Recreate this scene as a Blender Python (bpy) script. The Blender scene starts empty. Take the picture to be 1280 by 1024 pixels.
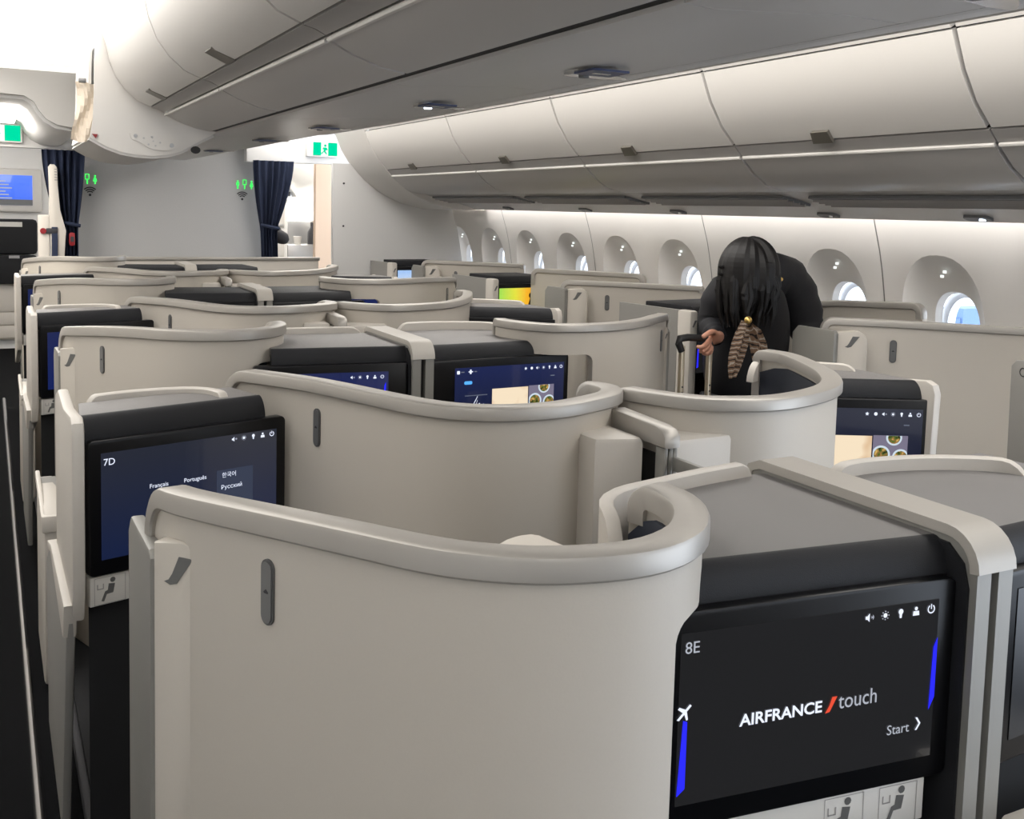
import bpy, bmesh, math, random
from math import sin, cos, pi, radians, sqrt, atan2, hypot
from mathutils import Vector, Matrix
random.seed(4)
scn = bpy.context.scene
C = scn.collection

# ------------------------------------------------------------------ camera, world, light, exposure
YAW, PITCH, ROLL = .47366, .08433, .02597
fw = Vector((sin(YAW)*cos(PITCH), cos(YAW)*cos(PITCH), -sin(PITCH)))
r0 = Vector((cos(YAW), -sin(YAW), 0)); u0 = r0.cross(fw)
rt = r0*cos(ROLL) + u0*sin(ROLL); up = u0*cos(ROLL) - r0*sin(ROLL)
cam_d = bpy.data.cameras.new('camera'); cam = bpy.data.objects.new('camera', cam_d); C.objects.link(cam)
cam.matrix_world = Matrix(((rt.x, up.x, -fw.x, 0), (rt.y, up.y, -fw.y, 0), (rt.z, up.z, -fw.z, 1.6), (0, 0, 0, 1)))
cam_d.sensor_width = 36; cam_d.lens = 1283*36/1280
cam_d.shift_y = -(512-372.2)/1280
cam_d.clip_start = .02
scn.camera = cam
world = bpy.data.worlds.new('world'); scn.world = world; world.use_nodes = True
bg = world.node_tree.nodes['Background']
bg.inputs[0].default_value = (.78, .87, 1, 1); bg.inputs[1].default_value = 4.0
vs = scn.view_settings
vs.view_transform = 'Standard'; vs.look = 'None'; vs.gamma = 1; vs.use_curve_mapping = False
vs.exposure = 0.18
CEIL_E, COVE_E, AISLE_E = 3.0, 9.0, 4.8
scn.cycles.max_bounces = 10; scn.cycles.diffuse_bounces = 6
scn.cycles.sample_clamp_indirect = 6

# ------------------------------------------------------------------ materials
def mat(name, col, rough=.5, metal=0, noise=0, nscale=60, bump=0, emit=None, estr=0, coat=0, trans=0, spec=None):
    m = bpy.data.materials.new(name); m.use_nodes = True
    nt = m.node_tree; b = nt.nodes['Principled BSDF']
    b.inputs['Base Color'].default_value = (*col, 1); b.inputs['Roughness'].default_value = rough
    b.inputs['Metallic'].default_value = metal
    if spec is not None: b.inputs['Specular IOR Level'].default_value = spec
    if coat: b.inputs['Coat Weight'].default_value = coat; b.inputs['Coat Roughness'].default_value = .04
    if trans: b.inputs['Transmission Weight'].default_value = trans
    if emit is not None:
        b.inputs['Emission Color'].default_value = (*emit, 1); b.inputs['Emission Strength'].default_value = estr
    if noise or bump:
        tc = nt.nodes.new('ShaderNodeTexCoord'); n = nt.nodes.new('ShaderNodeTexNoise')
        n.inputs['Scale'].default_value = nscale; n.inputs['Detail'].default_value = 4
        nt.links.new(tc.outputs['Object'], n.inputs['Vector'])
        if noise:
            mx = nt.nodes.new('ShaderNodeMix'); mx.data_type = 'RGBA'
            mx.inputs[6].default_value = (*[c*(1-noise) for c in col], 1); mx.inputs[7].default_value = (*[min(1, c*(1+noise)) for c in col], 1)
            nt.links.new(n.outputs['Fac'], mx.inputs[0]); nt.links.new(mx.outputs[2], b.inputs['Base Color'])
        if bump:
            bp = nt.nodes.new('ShaderNodeBump'); bp.inputs['Strength'].default_value = bump; bp.inputs['Distance'].default_value = .002
            nt.links.new(n.outputs['Fac'], bp.inputs['Height']); nt.links.new(bp.outputs['Normal'], b.inputs['Normal'])
    return m
def glow(name, col, s): return mat(name, (0, 0, 0), .6, emit=col, estr=s, spec=0)
M = {}
M['shell'] = mat('shell_beige', (.575, .53, .465), .5, noise=.02, nscale=300, bump=.05)
M['shell_pale'] = mat('shell_pale', (.60, .56, .505), .45, noise=.02, nscale=300)
M['rail'] = mat('rail_grey', (.42, .395, .36), .40, metal=.4)
M['cap'] = mat('cap_beige', (.47, .44, .395), .42, metal=.1)
M['grey_side'] = mat('side_grey', (.30, .29, .27), .5)
M['post_grey'] = mat('post_grey', (.27, .262, .24), .45, metal=.2)
M['leather_top'] = mat('leather_grey', (.20, .19, .185), .5, noise=.10, nscale=900, bump=.25)
M['leather_dark'] = mat('leather_dark', (.014, .0145, .017), .6, noise=.1, nscale=700, bump=.25, spec=.3)
M['bezel'] = mat('bezel_black', (.004, .004, .005), .3, spec=.3)
M['dark'] = mat('dark_fabric', (.010, .0105, .012), .9, noise=.2, nscale=400)
M['navy'] = mat('navy_lining', (.025, .03, .045), .7)
M['hook'] = mat('hook_grey', (.20, .20, .20), .35, metal=.5)
M['hook_rim'] = mat('hook_rim', (.13, .13, .13), .35, metal=.5)
M['badge'] = mat('badge_grey', (.16, .16, .155), .4, metal=.3)
M['label'] = mat('label_white', (.62, .60, .56), .5)
M['ink'] = mat('ink', (.03, .03, .035), .6)
M['ink_grey'] = mat('ink_grey', (.3, .29, .28), .6)
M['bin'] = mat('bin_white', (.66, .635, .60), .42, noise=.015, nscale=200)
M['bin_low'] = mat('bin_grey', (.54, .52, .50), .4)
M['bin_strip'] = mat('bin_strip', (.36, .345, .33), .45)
M['latch'] = mat('latch', (.17, .155, .13), .45, metal=.3)
M['gap'] = mat('gap_dark', (.03, .03, .03), .7)
M['vent'] = mat('vent_grey', (.17, .175, .18), .5)
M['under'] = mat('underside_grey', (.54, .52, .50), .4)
M['psu'] = mat('psu_chrome', (.55, .54, .52), .2, metal=.8)
M['blue_label'] = mat('blue_label', (.03, .045, .12), .4)
M['side'] = mat('sidewall_white', (.86, .835, .80), .5)
M['scoop'] = mat('scoop_white', (.74, .73, .73), .45)
M['ceil_glow'] = mat('ceiling_added_glow', (.8, .79, .77), .6, emit=(1, .985, .95), estr=.75)  # lit brightness of the plain ceiling panels put in as emission
M['ceil'] = mat('ceiling_white', (.82, .81, .79), .6)
M['bulk'] = mat('bulkhead_grey', (.46, .46, .46), .6, noise=.06, nscale=120, bump=.1)
M['bulk_pale'] = mat('bulkhead_pale', (.74, .73, .715), .6, noise=.03, nscale=150)
M['curtain'] = mat('curtain_navy', (.012, .020, .050), .85, noise=.15, nscale=200)
M['carpet'] = mat('carpet', (.0045, .0047, .0055), 1, noise=.35, nscale=250, bump=.6, spec=.1)
M['chrome'] = mat('chrome', (.6, .6, .6), .18, metal=1)
M['cream'] = mat('cream_pillar', (.86, .66, .50), .6)
M['galley'] = mat('galley_white', (.80, .79, .77), .35)
M['steel'] = mat('steel', (.5, .5, .5), .3, metal=.8)
M['red'] = mat('red', (.26, .015, .02), .4)
M['fabric_cream'] = mat('cream_cloth', (.78, .68, .56), .9, noise=.06, nscale=60, bump=.3)
M['jacket'] = mat('jacket_black', (.010, .010, .013), .75, noise=.3, nscale=90, bump=.2)
M['hair'] = mat('hair_black', (.008, .007, .007), .5, spec=.35)
M['skin'] = mat('skin', (.55, .27, .18), .5)
M['gold'] = mat('gold', (.75, .5, .15), .3, metal=.9)
M['case'] = mat('case_black', (.015, .015, .016), .5)
M['pole'] = mat('pole_brass', (.52, .45, .34), .3, metal=.7)
M['seat'] = mat('seat_navy', (.02, .024, .04), .8, noise=.2, nscale=300)
M['headrest'] = mat('headrest_cream', (.68, .63, .56), .6, noise=.03)
M['glass'] = mat('window_glass', (1, 1, 1), .0, trans=1)
M['pane_frame'] = mat('pane_frame', (.86, .88, .92), .5)
M['scr_black'] = mat('screen_black', (.006, .006, .007), .12, emit=(.024, .024, .025), estr=.45, coat=.6)
def screen_mat(name, top, bot, s):
    m = mat(name, (.004, .004, .006), .14, coat=.6); nt = m.node_tree; b = nt.nodes['Principled BSDF']
    tc = nt.nodes.new('ShaderNodeTexCoord'); sp = nt.nodes.new('ShaderNodeSeparateXYZ'); rp = nt.nodes.new('ShaderNodeValToRGB')
    nt.links.new(tc.outputs['Generated'], sp.inputs[0]); nt.links.new(sp.outputs['Z'], rp.inputs[0]); nt.links.new(rp.outputs[0], b.inputs['Emission Color'])
    rp.color_ramp.elements[0].color = (*bot, 1); rp.color_ramp.elements[0].position = .05
    rp.color_ramp.elements[1].color = (*top, 1); rp.color_ramp.elements[1].position = .95
    b.inputs['Emission Strength'].default_value = s
    return m
M['scr_lang'] = screen_mat('screen_language', (.03, .035, .055), (.012, .022, .075), .6)
M['scr_menu'] = screen_mat('screen_menu', (.006, .008, .022), (.01, .012, .03), 1)
M['scr_menu_navy'] = screen_mat('screen_menu_navy', (.012, .018, .07), (.006, .008, .02), 1)
M['scr_navy'] = screen_mat('screen_navy', (.012, .018, .075), (.006, .014, .09), 1)
M['scr_white'] = screen_mat('screen_pale', (.35, .55, .9), (.85, .85, .8), .9)
M['scr_blue'] = screen_mat('screen_blue', (.10, .22, .95), (.06, .16, .85), 1)
mv = mat('screen_movie', (.004, .004, .006), .14, coat=.6); nt = mv.node_tree; b = nt.nodes['Principled BSDF']
tc = nt.nodes.new('ShaderNodeTexCoord'); sp = nt.nodes.new('ShaderNodeSeparateXYZ'); rp = nt.nodes.new('ShaderNodeValToRGB')
nt.links.new(tc.outputs['Generated'], sp.inputs[0]); nt.links.new(sp.outputs['X'], rp.inputs[0]); nt.links.new(rp.outputs[0], b.inputs['Emission Color'])
e = rp.color_ramp.elements; e[0].color = (.28, .62, .05, 1); e[1].color = (.35, .12, .02, 1)
for p, c in ((.35, (.70, .68, .04)), (.6, (.82, .40, .02))): k = e.new(p); k.color = (*c, 1)
b.inputs['Emission Strength'].default_value = 1.0
M['scr_movie'] = mv
M['w'] = glow('glyph_white', (.8, .85, 1), 1.0)
M['w_dim'] = glow('glyph_dim', (.5, .53, .6), .8)
M['w_grey'] = glow('glyph_grey', (.25, .28, .36), .5)
M['blue'] = glow('glyph_blue', (.02, .02, .95), 1.3)
M['sky_blue'] = glow('tile_blue', (.10, .42, .95), 1)
M['redglyph'] = glow('glyph_red', (.75, .08, .04), 1)
M['sand'] = glow('tile_sand', (.86, .66, .44), .9)
nt = M['sand'].node_tree; n = nt.nodes.new('ShaderNodeTexNoise'); n.inputs['Scale'].default_value = 9; rp = nt.nodes.new('ShaderNodeValToRGB')
tc = nt.nodes.new('ShaderNodeTexCoord'); nt.links.new(tc.outputs['Object'], n.inputs['Vector'])
rp.color_ramp.elements[0].color = (.62, .36, .17, 1); rp.color_ramp.elements[0].position = .32
rp.color_ramp.elements[1].color = (.92, .76, .55, 1); rp.color_ramp.elements[1].position = .5
nt.links.new(n.outputs['Fac'], rp.inputs[0]); nt.links.new(rp.outputs[0], nt.nodes['Principled BSDF'].inputs['Emission Color'])
M['table'] = glow('tile_table', (.22, .20, .28), .8)
M['plate'] = glow('tile_plate', (.62, .72, .80), .9)
M['food_g'] = glow('tile_green', (.10, .22, .05), .9)
M['food_y'] = glow('tile_yellow', (.60, .42, .08), .9)
M['food_b'] = glow('tile_brown', (.12, .06, .03), .9)
M['food'] = glow('tile_food', (.1, .2, .05), .9)
nt = M['food'].node_tree; n = nt.nodes.new('ShaderNodeTexNoise'); n.inputs['Scale'].default_value = 90; n.inputs['Detail'].default_value = 3; rp = nt.nodes.new('ShaderNodeValToRGB')
tc = nt.nodes.new('ShaderNodeTexCoord'); nt.links.new(tc.outputs['Object'], n.inputs['Vector'])
e = rp.color_ramp.elements; e[0].color = (.03, .02, .01, 1); e[0].position = .35; e[1].color = (.65, .45, .12, 1); e[1].position = .65
k = e.new(.45); k.color = (.10, .16, .03, 1); k = e.new(.55); k.color = (.30, .14, .05, 1)
nt.links.new(n.outputs['Fac'], rp.inputs[0]); nt.links.new(rp.outputs[0], nt.nodes['Principled BSDF'].inputs['Emission Color'])
M['sil'] = glow('silhouette', (.03, .02, .01), .5)
M['green_glow'] = glow('lavatory_green', (.05, 1.0, .12), 1.3)
M['exit_green'] = glow('exit_green', (.0, .55, .28), 1.25)
M['exit_white'] = glow('exit_white', (.9, .95, .92), 1.1)
M['lamp'] = glow('ceiling_lamp', (1, .97, .93), CEIL_E)
M['right_lamp'] = glow('right_aisle_lamp', (1, .965, .92), 5.4)
M['near_lamp'] = glow('near_aisle_lamp', (1, .96, .91), AISLE_E*.8)
M['aisle_lamp'] = glow('aisle_lamp', (1, .96, .91), AISLE_E)
M['cove'] = glow('cove_lamp', (1, .96, .92), COVE_E)
M['galley_lamp'] = glow('galley_lamp', (1, .95, .88), 13)
M['read_lamp'] = glow('reading_lamp', (.75, .85, 1), 4)
M['blue_wall'] = mat('building_blue', (.09, .16, .32), .6)
M['glass_dark'] = mat('building_glass', (.08, .14, .25), .2)
M['scarf'] = mat('scarf_brown', (.33, .22, .14), .7)
nt = M['scarf'].node_tree; tc = nt.nodes.new('ShaderNodeTexCoord'); wv = nt.nodes.new('ShaderNodeTexWave'); wv.inputs['Scale'].default_value = 22; wv.inputs['Distortion'].default_value = 5
wv.bands_direction = 'DIAGONAL'; rp = nt.nodes.new('ShaderNodeValToRGB')
nt.links.new(tc.outputs['Object'], wv.inputs['Vector']); nt.links.new(wv.outputs['Fac'], rp.inputs[0]); nt.links.new(rp.outputs[0], nt.nodes['Principled BSDF'].inputs['Base Color'])
e = rp.color_ramp.elements; e[0].color = (.03, .02, .02, 1); e[1].color = (.42, .28, .18, 1); e[0].position = .06; e[1].position = .16
e[1].color = (.30, .19, .12, 1); k = e.new(.88); k.color = (.30, .19, .12, 1); k = e.new(.96); k.color = (.6, .53, .45, 1)

# ------------------------------------------------------------------ helpers
def link(name, me, m, parent=None, sharp=38, kind=None):
    o = bpy.data.objects.new(name, me); C.objects.link(o)
    if m is not None and not me.materials: me.materials.append(M[m] if isinstance(m, str) else m)
    if sharp and me.polygons:
        me.polygons.foreach_set('use_smooth', [True]*len(me.polygons)); me.set_sharp_from_angle(angle=radians(sharp))
    if parent is not None: o.parent = parent
    if kind: o['kind'] = kind
    return o
def obj(name, bm, m, parent=None, sharp=38, kind=None):
    bmesh.ops.recalc_face_normals(bm, faces=bm.faces)
    me = bpy.data.meshes.new(name); bm.to_mesh(me); bm.free()
    return link(name, me, m, parent, sharp, kind)
def tag(o, label, cat, group=None):
    o['label'] = label; o['category'] = cat
    if group: o['group'] = group
    return o
def thing(name, label, cat, loc=(0, 0, 0), rz=0, group=None):
    o = bpy.data.objects.new(name, None); C.objects.link(o); o.location = loc; o.rotation_euler = (0, 0, rz)
    o.empty_display_size = .05
    return tag(o, label, cat, group)
def dup(root, loc, label, group=None):
    r = root.copy(); C.objects.link(r); r.location = loc; r['label'] = label
    if group: r['group'] = group
    for ch in list(root.children):
        c = ch.copy(); C.objects.link(c); c.parent = r
        for g in list(ch.children):
            d = g.copy(); C.objects.link(d); d.parent = c
    return r
def bx(bm, x0, x1, y0, y1, z0, z1, bev=0, seg=2):
    t = bmesh.new() if bev else bm
    v = [t.verts.new((x, y, z)) for z in (z0, z1) for y in (y0, y1) for x in (x0, x1)]
    for f in ((0, 2, 3, 1), (4, 5, 7, 6), (0, 1, 5, 4), (2, 6, 7, 3), (0, 4, 6, 2), (1, 3, 7, 5)): t.faces.new([v[i] for i in f])
    if bev:
        bmesh.ops.bevel(t, geom=t.edges[:], offset=bev, segments=seg, profile=.5, affect='EDGES')
        merge(bm, t)
    return bm
def merge(bm, t):
    me = bpy.data.meshes.new('tmp'); t.to_mesh(me); t.free(); bm.from_mesh(me); bpy.data.meshes.remove(me)
def box(x0, x1, y0, y1, z0, z1, bev=0, seg=2): return bx(bmesh.new(), min(x0, x1), max(x0, x1), min(y0, y1), max(y0, y1), min(z0, z1), max(z0, z1), bev, seg)
def prism(bm, pts, f0, f1, bev=0):
    """pts 2-D outline; f0/f1 map (a,b) to 3-D for the two caps"""
    t = bmesh.new() if bev else bm
    a = [t.verts.new(f0(*p)) for p in pts]; b = [t.verts.new(f1(*p)) for p in pts]
    t.faces.new(a); t.faces.new(b[::-1])
    n = len(pts)
    for i in range(n): t.faces.new((a[i], a[(i+1) % n], b[(i+1) % n], b[i]))
    if bev:
        bmesh.ops.recalc_face_normals(t, faces=t.faces)
        es = [e for e in t.edges if (e.verts[0] in a) == (e.verts[1] in a)]
        bmesh.ops.bevel(t, geom=es, offset=bev, segments=2, profile=.5, affect='EDGES')
        merge(bm, t)
    return bm
def pr_xz(pts, y0, y1, bev=0): return prism(bmesh.new(), pts, lambda a, b: (a, y0, b), lambda a, b: (a, y1, b), bev)
def pr_xy(pts, z0, z1, bev=0): return prism(bmesh.new(), pts, lambda a, b: (a, b, z0), lambda a, b: (a, b, z1), bev)
def pr_yz(pts, x0, x1, bev=0): return prism(bmesh.new(), pts, lambda a, b: (x0, a, b), lambda a, b: (x1, a, b), bev)
def rrect(x0, x1, z0, z1, r, n=5, corners=(1, 1, 1, 1)):
    """corners: bl, br, tr, tl"""
    out = []
    for (cx, cz, a0, k) in ((x0+r, z0+r, pi, 0), (x1-r, z0+r, 1.5*pi, 1), (x1-r, z1-r, 0, 2), (x0+r, z1-r, .5*pi, 3)):
        if corners[k]: out += [(cx+r*cos(a0+i*pi/2/n), cz+r*sin(a0+i*pi/2/n)) for i in range(n+1)]
        else: out.append(((x0, x1, x1, x0)[k], (z0, z0, z1, z1)[k]))
    return out
def circ(cx, cz, r, n=16, rz=None): return [(cx+r*cos(2*pi*i/n), cz+(rz or r)*sin(2*pi*i/n)) for i in range(n)]
def catmull(P, n=6):
    P = [Vector(p) for p in P]; Q = [P[0]*2-P[1]] + P + [P[-1]*2-P[-2]]; out = []
    for i in range(1, len(Q)-2):
        a, b, c, d = Q[i-1:i+3]
        for k in range(n):
            t = k/n; out.append(.5*((2*b)+(c-a)*t+(2*a-5*b+4*c-d)*t*t+(3*b-a-3*c+d)*t**3))
    out.append(P[-1]); return out
def tube(bm, pts, rad, n=10, cap=True):
    pts = [Vector(p) for p in pts]; R = rad if isinstance(rad, (list, tuple)) else [rad]*len(pts)
    rings = []; ref = None
    for i, p in enumerate(pts):
        t = (pts[min(i+1, len(pts)-1)]-pts[max(i-1, 0)]).normalized()
        if ref is None: ref = t.orthogonal().normalized()
        ref = (ref - t*ref.dot(t)).normalized(); s = t.cross(ref)
        rings.append([bm.verts.new(p+(ref*cos(2*pi*k/n)+s*sin(2*pi*k/n))*R[i]) for k in range(n)])
    for a, b in zip(rings, rings[1:]):
        for k in range(n): bm.faces.new((a[k], a[(k+1) % n], b[(k+1) % n], b[k]))
    if cap: bm.faces.new(rings[0][::-1]); bm.faces.new(rings[-1])
    return bm
def loft(rings, closed=True, caps=True):
    bm = bmesh.new(); R = [[bm.verts.new(p) for p in r] for r in rings]
    for a, b in zip(R, R[1:]):
        n = len(a)
        for k in range(n if closed else n-1): bm.faces.new((a[k], a[(k+1) % n], b[(k+1) % n], b[k]))
    if caps and closed: bm.faces.new(R[0][::-1]); bm.faces.new(R[-1])
    return bm
def thick_profile(prof, y0, y1, t):
    """an (x,z) open profile given thickness t to its left side, extruded y0..y1"""
    P = [Vector(p) for p in prof]; off = []
    for i, p in enumerate(P):
        d = (P[min(i+1, len(P)-1)]-P[max(i-1, 0)]).normalized(); off.append(p+Vector((-d.y, d.x))*t)
    pts = [tuple(p) for p in P]+[tuple(p) for p in off[::-1]]
    bm = bmesh.new(); a = [bm.verts.new((x, y0, z)) for x, z in pts]; b = [bm.verts.new((x, y1, z)) for x, z in pts]; n = len(pts); m = len(P)
    for i in range(n): bm.faces.new((a[i], a[(i+1) % n], b[(i+1) % n], b[i]))
    for i in range(m-1):
        for s in (a, b): bm.faces.new((s[i], s[i+1], s[n-2-i], s[n-1-i]))
    return bm
def text_mesh(s, size, align='LEFT', shear=0, offset=0):
    cu = bpy.data.curves.new('txt', 'FONT'); cu.body = s; cu.size = size; cu.align_x = align; cu.shear = shear; cu.offset = offset; cu.resolution_u = 3
    o = bpy.data.objects.new('txt', cu); C.objects.link(o)
    me = bpy.data.meshes.new_from_object(o, depsgraph=None) if False else None
    dg = bpy.context.evaluated_depsgraph_get(); me = bpy.data.meshes.new_from_object(o.evaluated_get(dg))
    bpy.data.objects.remove(o); bpy.data.curves.remove(cu); me.materials.clear(); return me
def flat(polys, w, name, m, parent):
    """flat marks in the (u, z) plane at depth w, facing -w"""
    bm = bmesh.new()
    for p in polys: bm.faces.new([bm.verts.new((a, w, b)) for a, b in p])
    return obj(name, bm, m, parent, sharp=0)
def write(s, size, u, z, w, m, parent, align='LEFT', name='screen_text', shear=0, offset=0, squash=1):
    me = text_mesh(s, size, align, shear, offset)
    for v in me.vertices: v.co = (u+v.co.x*squash, w, z+v.co.y)
    return link(name, me, m, parent, sharp=0)

# ------------------------------------------------------------------ the setting
obj('floor', box(-1.3, 3.75, -3, 12.1, -.05, 0), 'carpet', kind='structure')
# right side wall: panels with window scoops
WALLP = [(3.555, 1.72), (3.575, 1.66), (3.60, 1.58), (3.635, 1.48), (3.66, 1.38), (3.68, 1.28), (3.70, 1.16), (3.715, 1.0), (3.72, .85), (3.71, .55), (3.68, .25), (3.65, 0)]
def wall_x(z):
    for (x0, z0), (x1, z1) in zip(WALLP, WALLP[1:]):
        if z0 >= z >= z1: return x0+(x1-x0)*(z0-z)/(z0-z1)
    return WALLP[0][0] if z > 1.7 else WALLP[-1][0]
wall = bpy.data.objects.new('wall_right', None); C.objects.link(wall); wall['kind'] = 'structure'
WIN = [3.105+.635*i for i in range(-3, 7)]
PITCHW = .635
def window_cell(bm, yc, y0, y1):
    zc, N = 1.145, 48
    rect = []
    zt, zb = 1.72, .72
    for k in range(N):
        a = 2*pi*k/N; c, s = cos(a), sin(a)
        t = min(((y1-yc)/c if c > 1e-6 else (y0-yc)/c if c < -1e-6 else 9), ((zt-zc)/s if s > 1e-6 else (zb-zc)/s if s < -1e-6 else 9))
        rect.append((yc+t*c, zc+t*s))
    for cy_, cz_ in ((y0, zt), (y1, zt), (y0, zb), (y1, zb)):
        i = min(range(N), key=lambda k: abs(atan2(sin(2*pi*k/N-atan2(cz_-zc, cy_-yc)), cos(2*pi*k/N-atan2(cz_-zc, cy_-yc))))); rect[i] = (cy_, cz_)
    def ring(hw, ht, hb, p=2.35):
        o = []
        for k in range(N):
            a = 2*pi*k/N; c, s = cos(a), sin(a); h = ht if s > 0 else hb
            r = 1/((abs(c)/hw)**p+(abs(s)/h)**p)**(1/p); o.append((yc+r*c, zc+r*s))
        return o
    rings = [(rect, 0), (ring(.218, .312, .25), 0), (ring(.212, .304, .243), .014), (ring(.185, .26, .215), .045), (ring(.15, .20, .18), .075), (ring(.118, .152, .148), .095), (ring(.112, .146, .142), .135)]
    V = []
    for r, d in rings: V.append([bm.verts.new((wall_x(z)+d, y, z)) for y, z in r])
    for A, B in zip(V, V[1:]):
        for k in range(N): bm.faces.new((A[k], A[(k+1) % N], B[(k+1) % N], B[k]))
    return [(y, z) for y, z in rings[-1][0]]
def wall_strip(bm, y0, y1, zs):
    R = [[bm.verts.new((wall_x(z), y, z)) for y in (y0, y1)] for z in zs]
    for a, b in zip(R, R[1:]): bm.faces.new((a[0], a[1], b[1], b[0]))
seams = [3.43+1.30*k-.006*k for k in range(-2, 4)]
pan = 0
for k in range(-2, 4):
    ys = 3.425+1.28*k*1.0
    y0 = 3.4225+1.27*k; y1 = y0+1.27
    bm = bmesh.new()
    for c in (.3175, .9525): window_cell(bm, y0+c, y0+c-.3175+(.0035 if c < .5 else 0), y0+c+.3175-(.0035 if c > .5 else 0))
    wall_strip(bm, y0+.0035, y1-.0035, [.72, .55, .25, 0])
    if k == 3: pass
    obj('sidewall_panel', bm, 'side', wall, sharp=30)
    bm = bmesh.new()
    for x_, z_ in (): pass
    prism(bm, [(wall_x(z)+.0035, z) for z in (1.75, 1.66, 1.58, 1.48, 1.38, 1.28, 1.16, 1.0, .85, .55, .25, 0)]+[(wall_x(z)+.02, z) for z in (0, .4, .85, 1.16, 1.35, 1.5, 1.75)], lambda a, b: (a, y0-.05, b), lambda a, b: (a, y0+.05, b))
    obj('seam_strip', bm, 'grey_side', wall)
    for c in (.3175, .9525):
        yc = y0+c; zc = 1.145
        w = bpy.data.objects.new('window_%d' % (pan+1), None); pan += 1; C.objects.link(w); w['kind'] = 'structure'
        out = [(yc+.13*cos(2*pi*i/32), zc+.165*sin(2*pi*i/32)) for i in range(32)]
        obj('pane', pr_yz(out, 3.832, 3.838), 'glass', w)
        bm = bmesh.new(); A = [(yc+.125*cos(2*pi*i/32), zc+.16*sin(2*pi*i/32)) for i in range(32)]; B = [(yc+.095*cos(2*pi*i/32), zc+.125*sin(2*pi*i/32)) for i in range(32)]
        ra = [bm.verts.new((3.842, *p)) for p in A]; rb = [bm.verts.new((3.85, *p)) for p in B]; rc = [bm.verts.new((3.90, *p)) for p in B]; rd = [bm.verts.new((3.90, *p)) for p in A]
        for P, Q in ((ra, rb), (rb, rc), (rc, rd)):
            for i in range(32): bm.faces.new((P[i], P[(i+1) % 32], Q[(i+1) % 32], Q[i]))
        obj('window_frame', bm, 'pane_frame', w)
        bm = bmesh.new()
        zz = 1.365; xx = wall_x(zz)+.03
        for dy, dz in ((-.008, .02), (.004, 0)): bx(bm, xx-.004, xx+.006, yc+dy, yc+dy+.012, zz+dz-.006, zz+dz+.006)
        obj('shade_light', bm, 'exit_white', w)
# outer hull skin outside the wall keeps daylight to the windows
bm = bmesh.new(); prism(bm, [(3.98, -.05), (4.0, .8), (3.96, 1.7), (3.6, 2.6), (3.62, 2.62), (3.99, 1.71), (4.03, .8), (4.0, -.05)], lambda a, b: (a, -3, b), lambda a, b: (a, 12.1, b))
bm.free()
# crown of the cabin above everything (closes it to the sky)
obj('ceiling', thick_profile([(-1.3, 2.36), (.6, 2.36), (1.2, 2.42), (1.9, 2.40), (3.0, 2.40), (3.7, 2.3)], -3, 12.1, .03), 'ceil', kind='structure')
obj('wall_left', thick_profile([(-1.3, 2.4), (-1.32, 1.6), (-1.34, .9), (-1.3, 0)], -3, 12.1, -.03), 'side', kind='structure')
obj('wall_back', box(-1.35, 3.75, -3.05, -3, 0, 2.42), 'bulk_pale', kind='structure')
obj('wall_front', box(-1.35, 4.2, 12.1, 12.15, 0, 2.45), 'galley', kind='structure')

# aisle ceiling panels and light strips above the left aisle
for i, (y0, y1) in enumerate(((-2.9, .2), (.21, 2.5), (2.51, 4.68), (4.69, 6.55))):
    t = thing('ceiling_panel', ['white ceiling panel behind the camera over the left aisle', 'white ceiling panel straight above the camera', 'white ceiling panel second from the end over the left aisle', 'bright white ceiling panel at the far end over the left aisle'][i], 'ceiling panel', (0, y0, 2.33))
    obj('panel', box(-.9, .475, 0, y1-y0, 0, .02, .004), 'ceil_glow', t)
    obj('light_diffuser', box(.27, .455, .0, y1-y0-(.5 if i == 3 else 0), -.012, -.001, .004), 'aisle_lamp' if i > 1 else 'near_lamp', t)
    obj('light_diffuser', box(-.85, .05, .02, y1-y0-.1, -.008, -.001, .003), 'lamp' if i > 1 else 'ceil_glow', t)
# right aisle ceiling (hidden from the camera by the centre bins, but it lights the right bins)
t = thing('ceiling_panel', 'white ceiling panel hidden above the right aisle', 'ceiling panel', (0, 0, 2.32))
obj('panel', box(1.75, 2.56, -2.9, 8.7, 0, .02), 'ceil', t)
obj('light_diffuser', box(1.98, 2.46, -2.9, 8.6, -.012, -.001), 'right_lamp', t)

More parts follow.
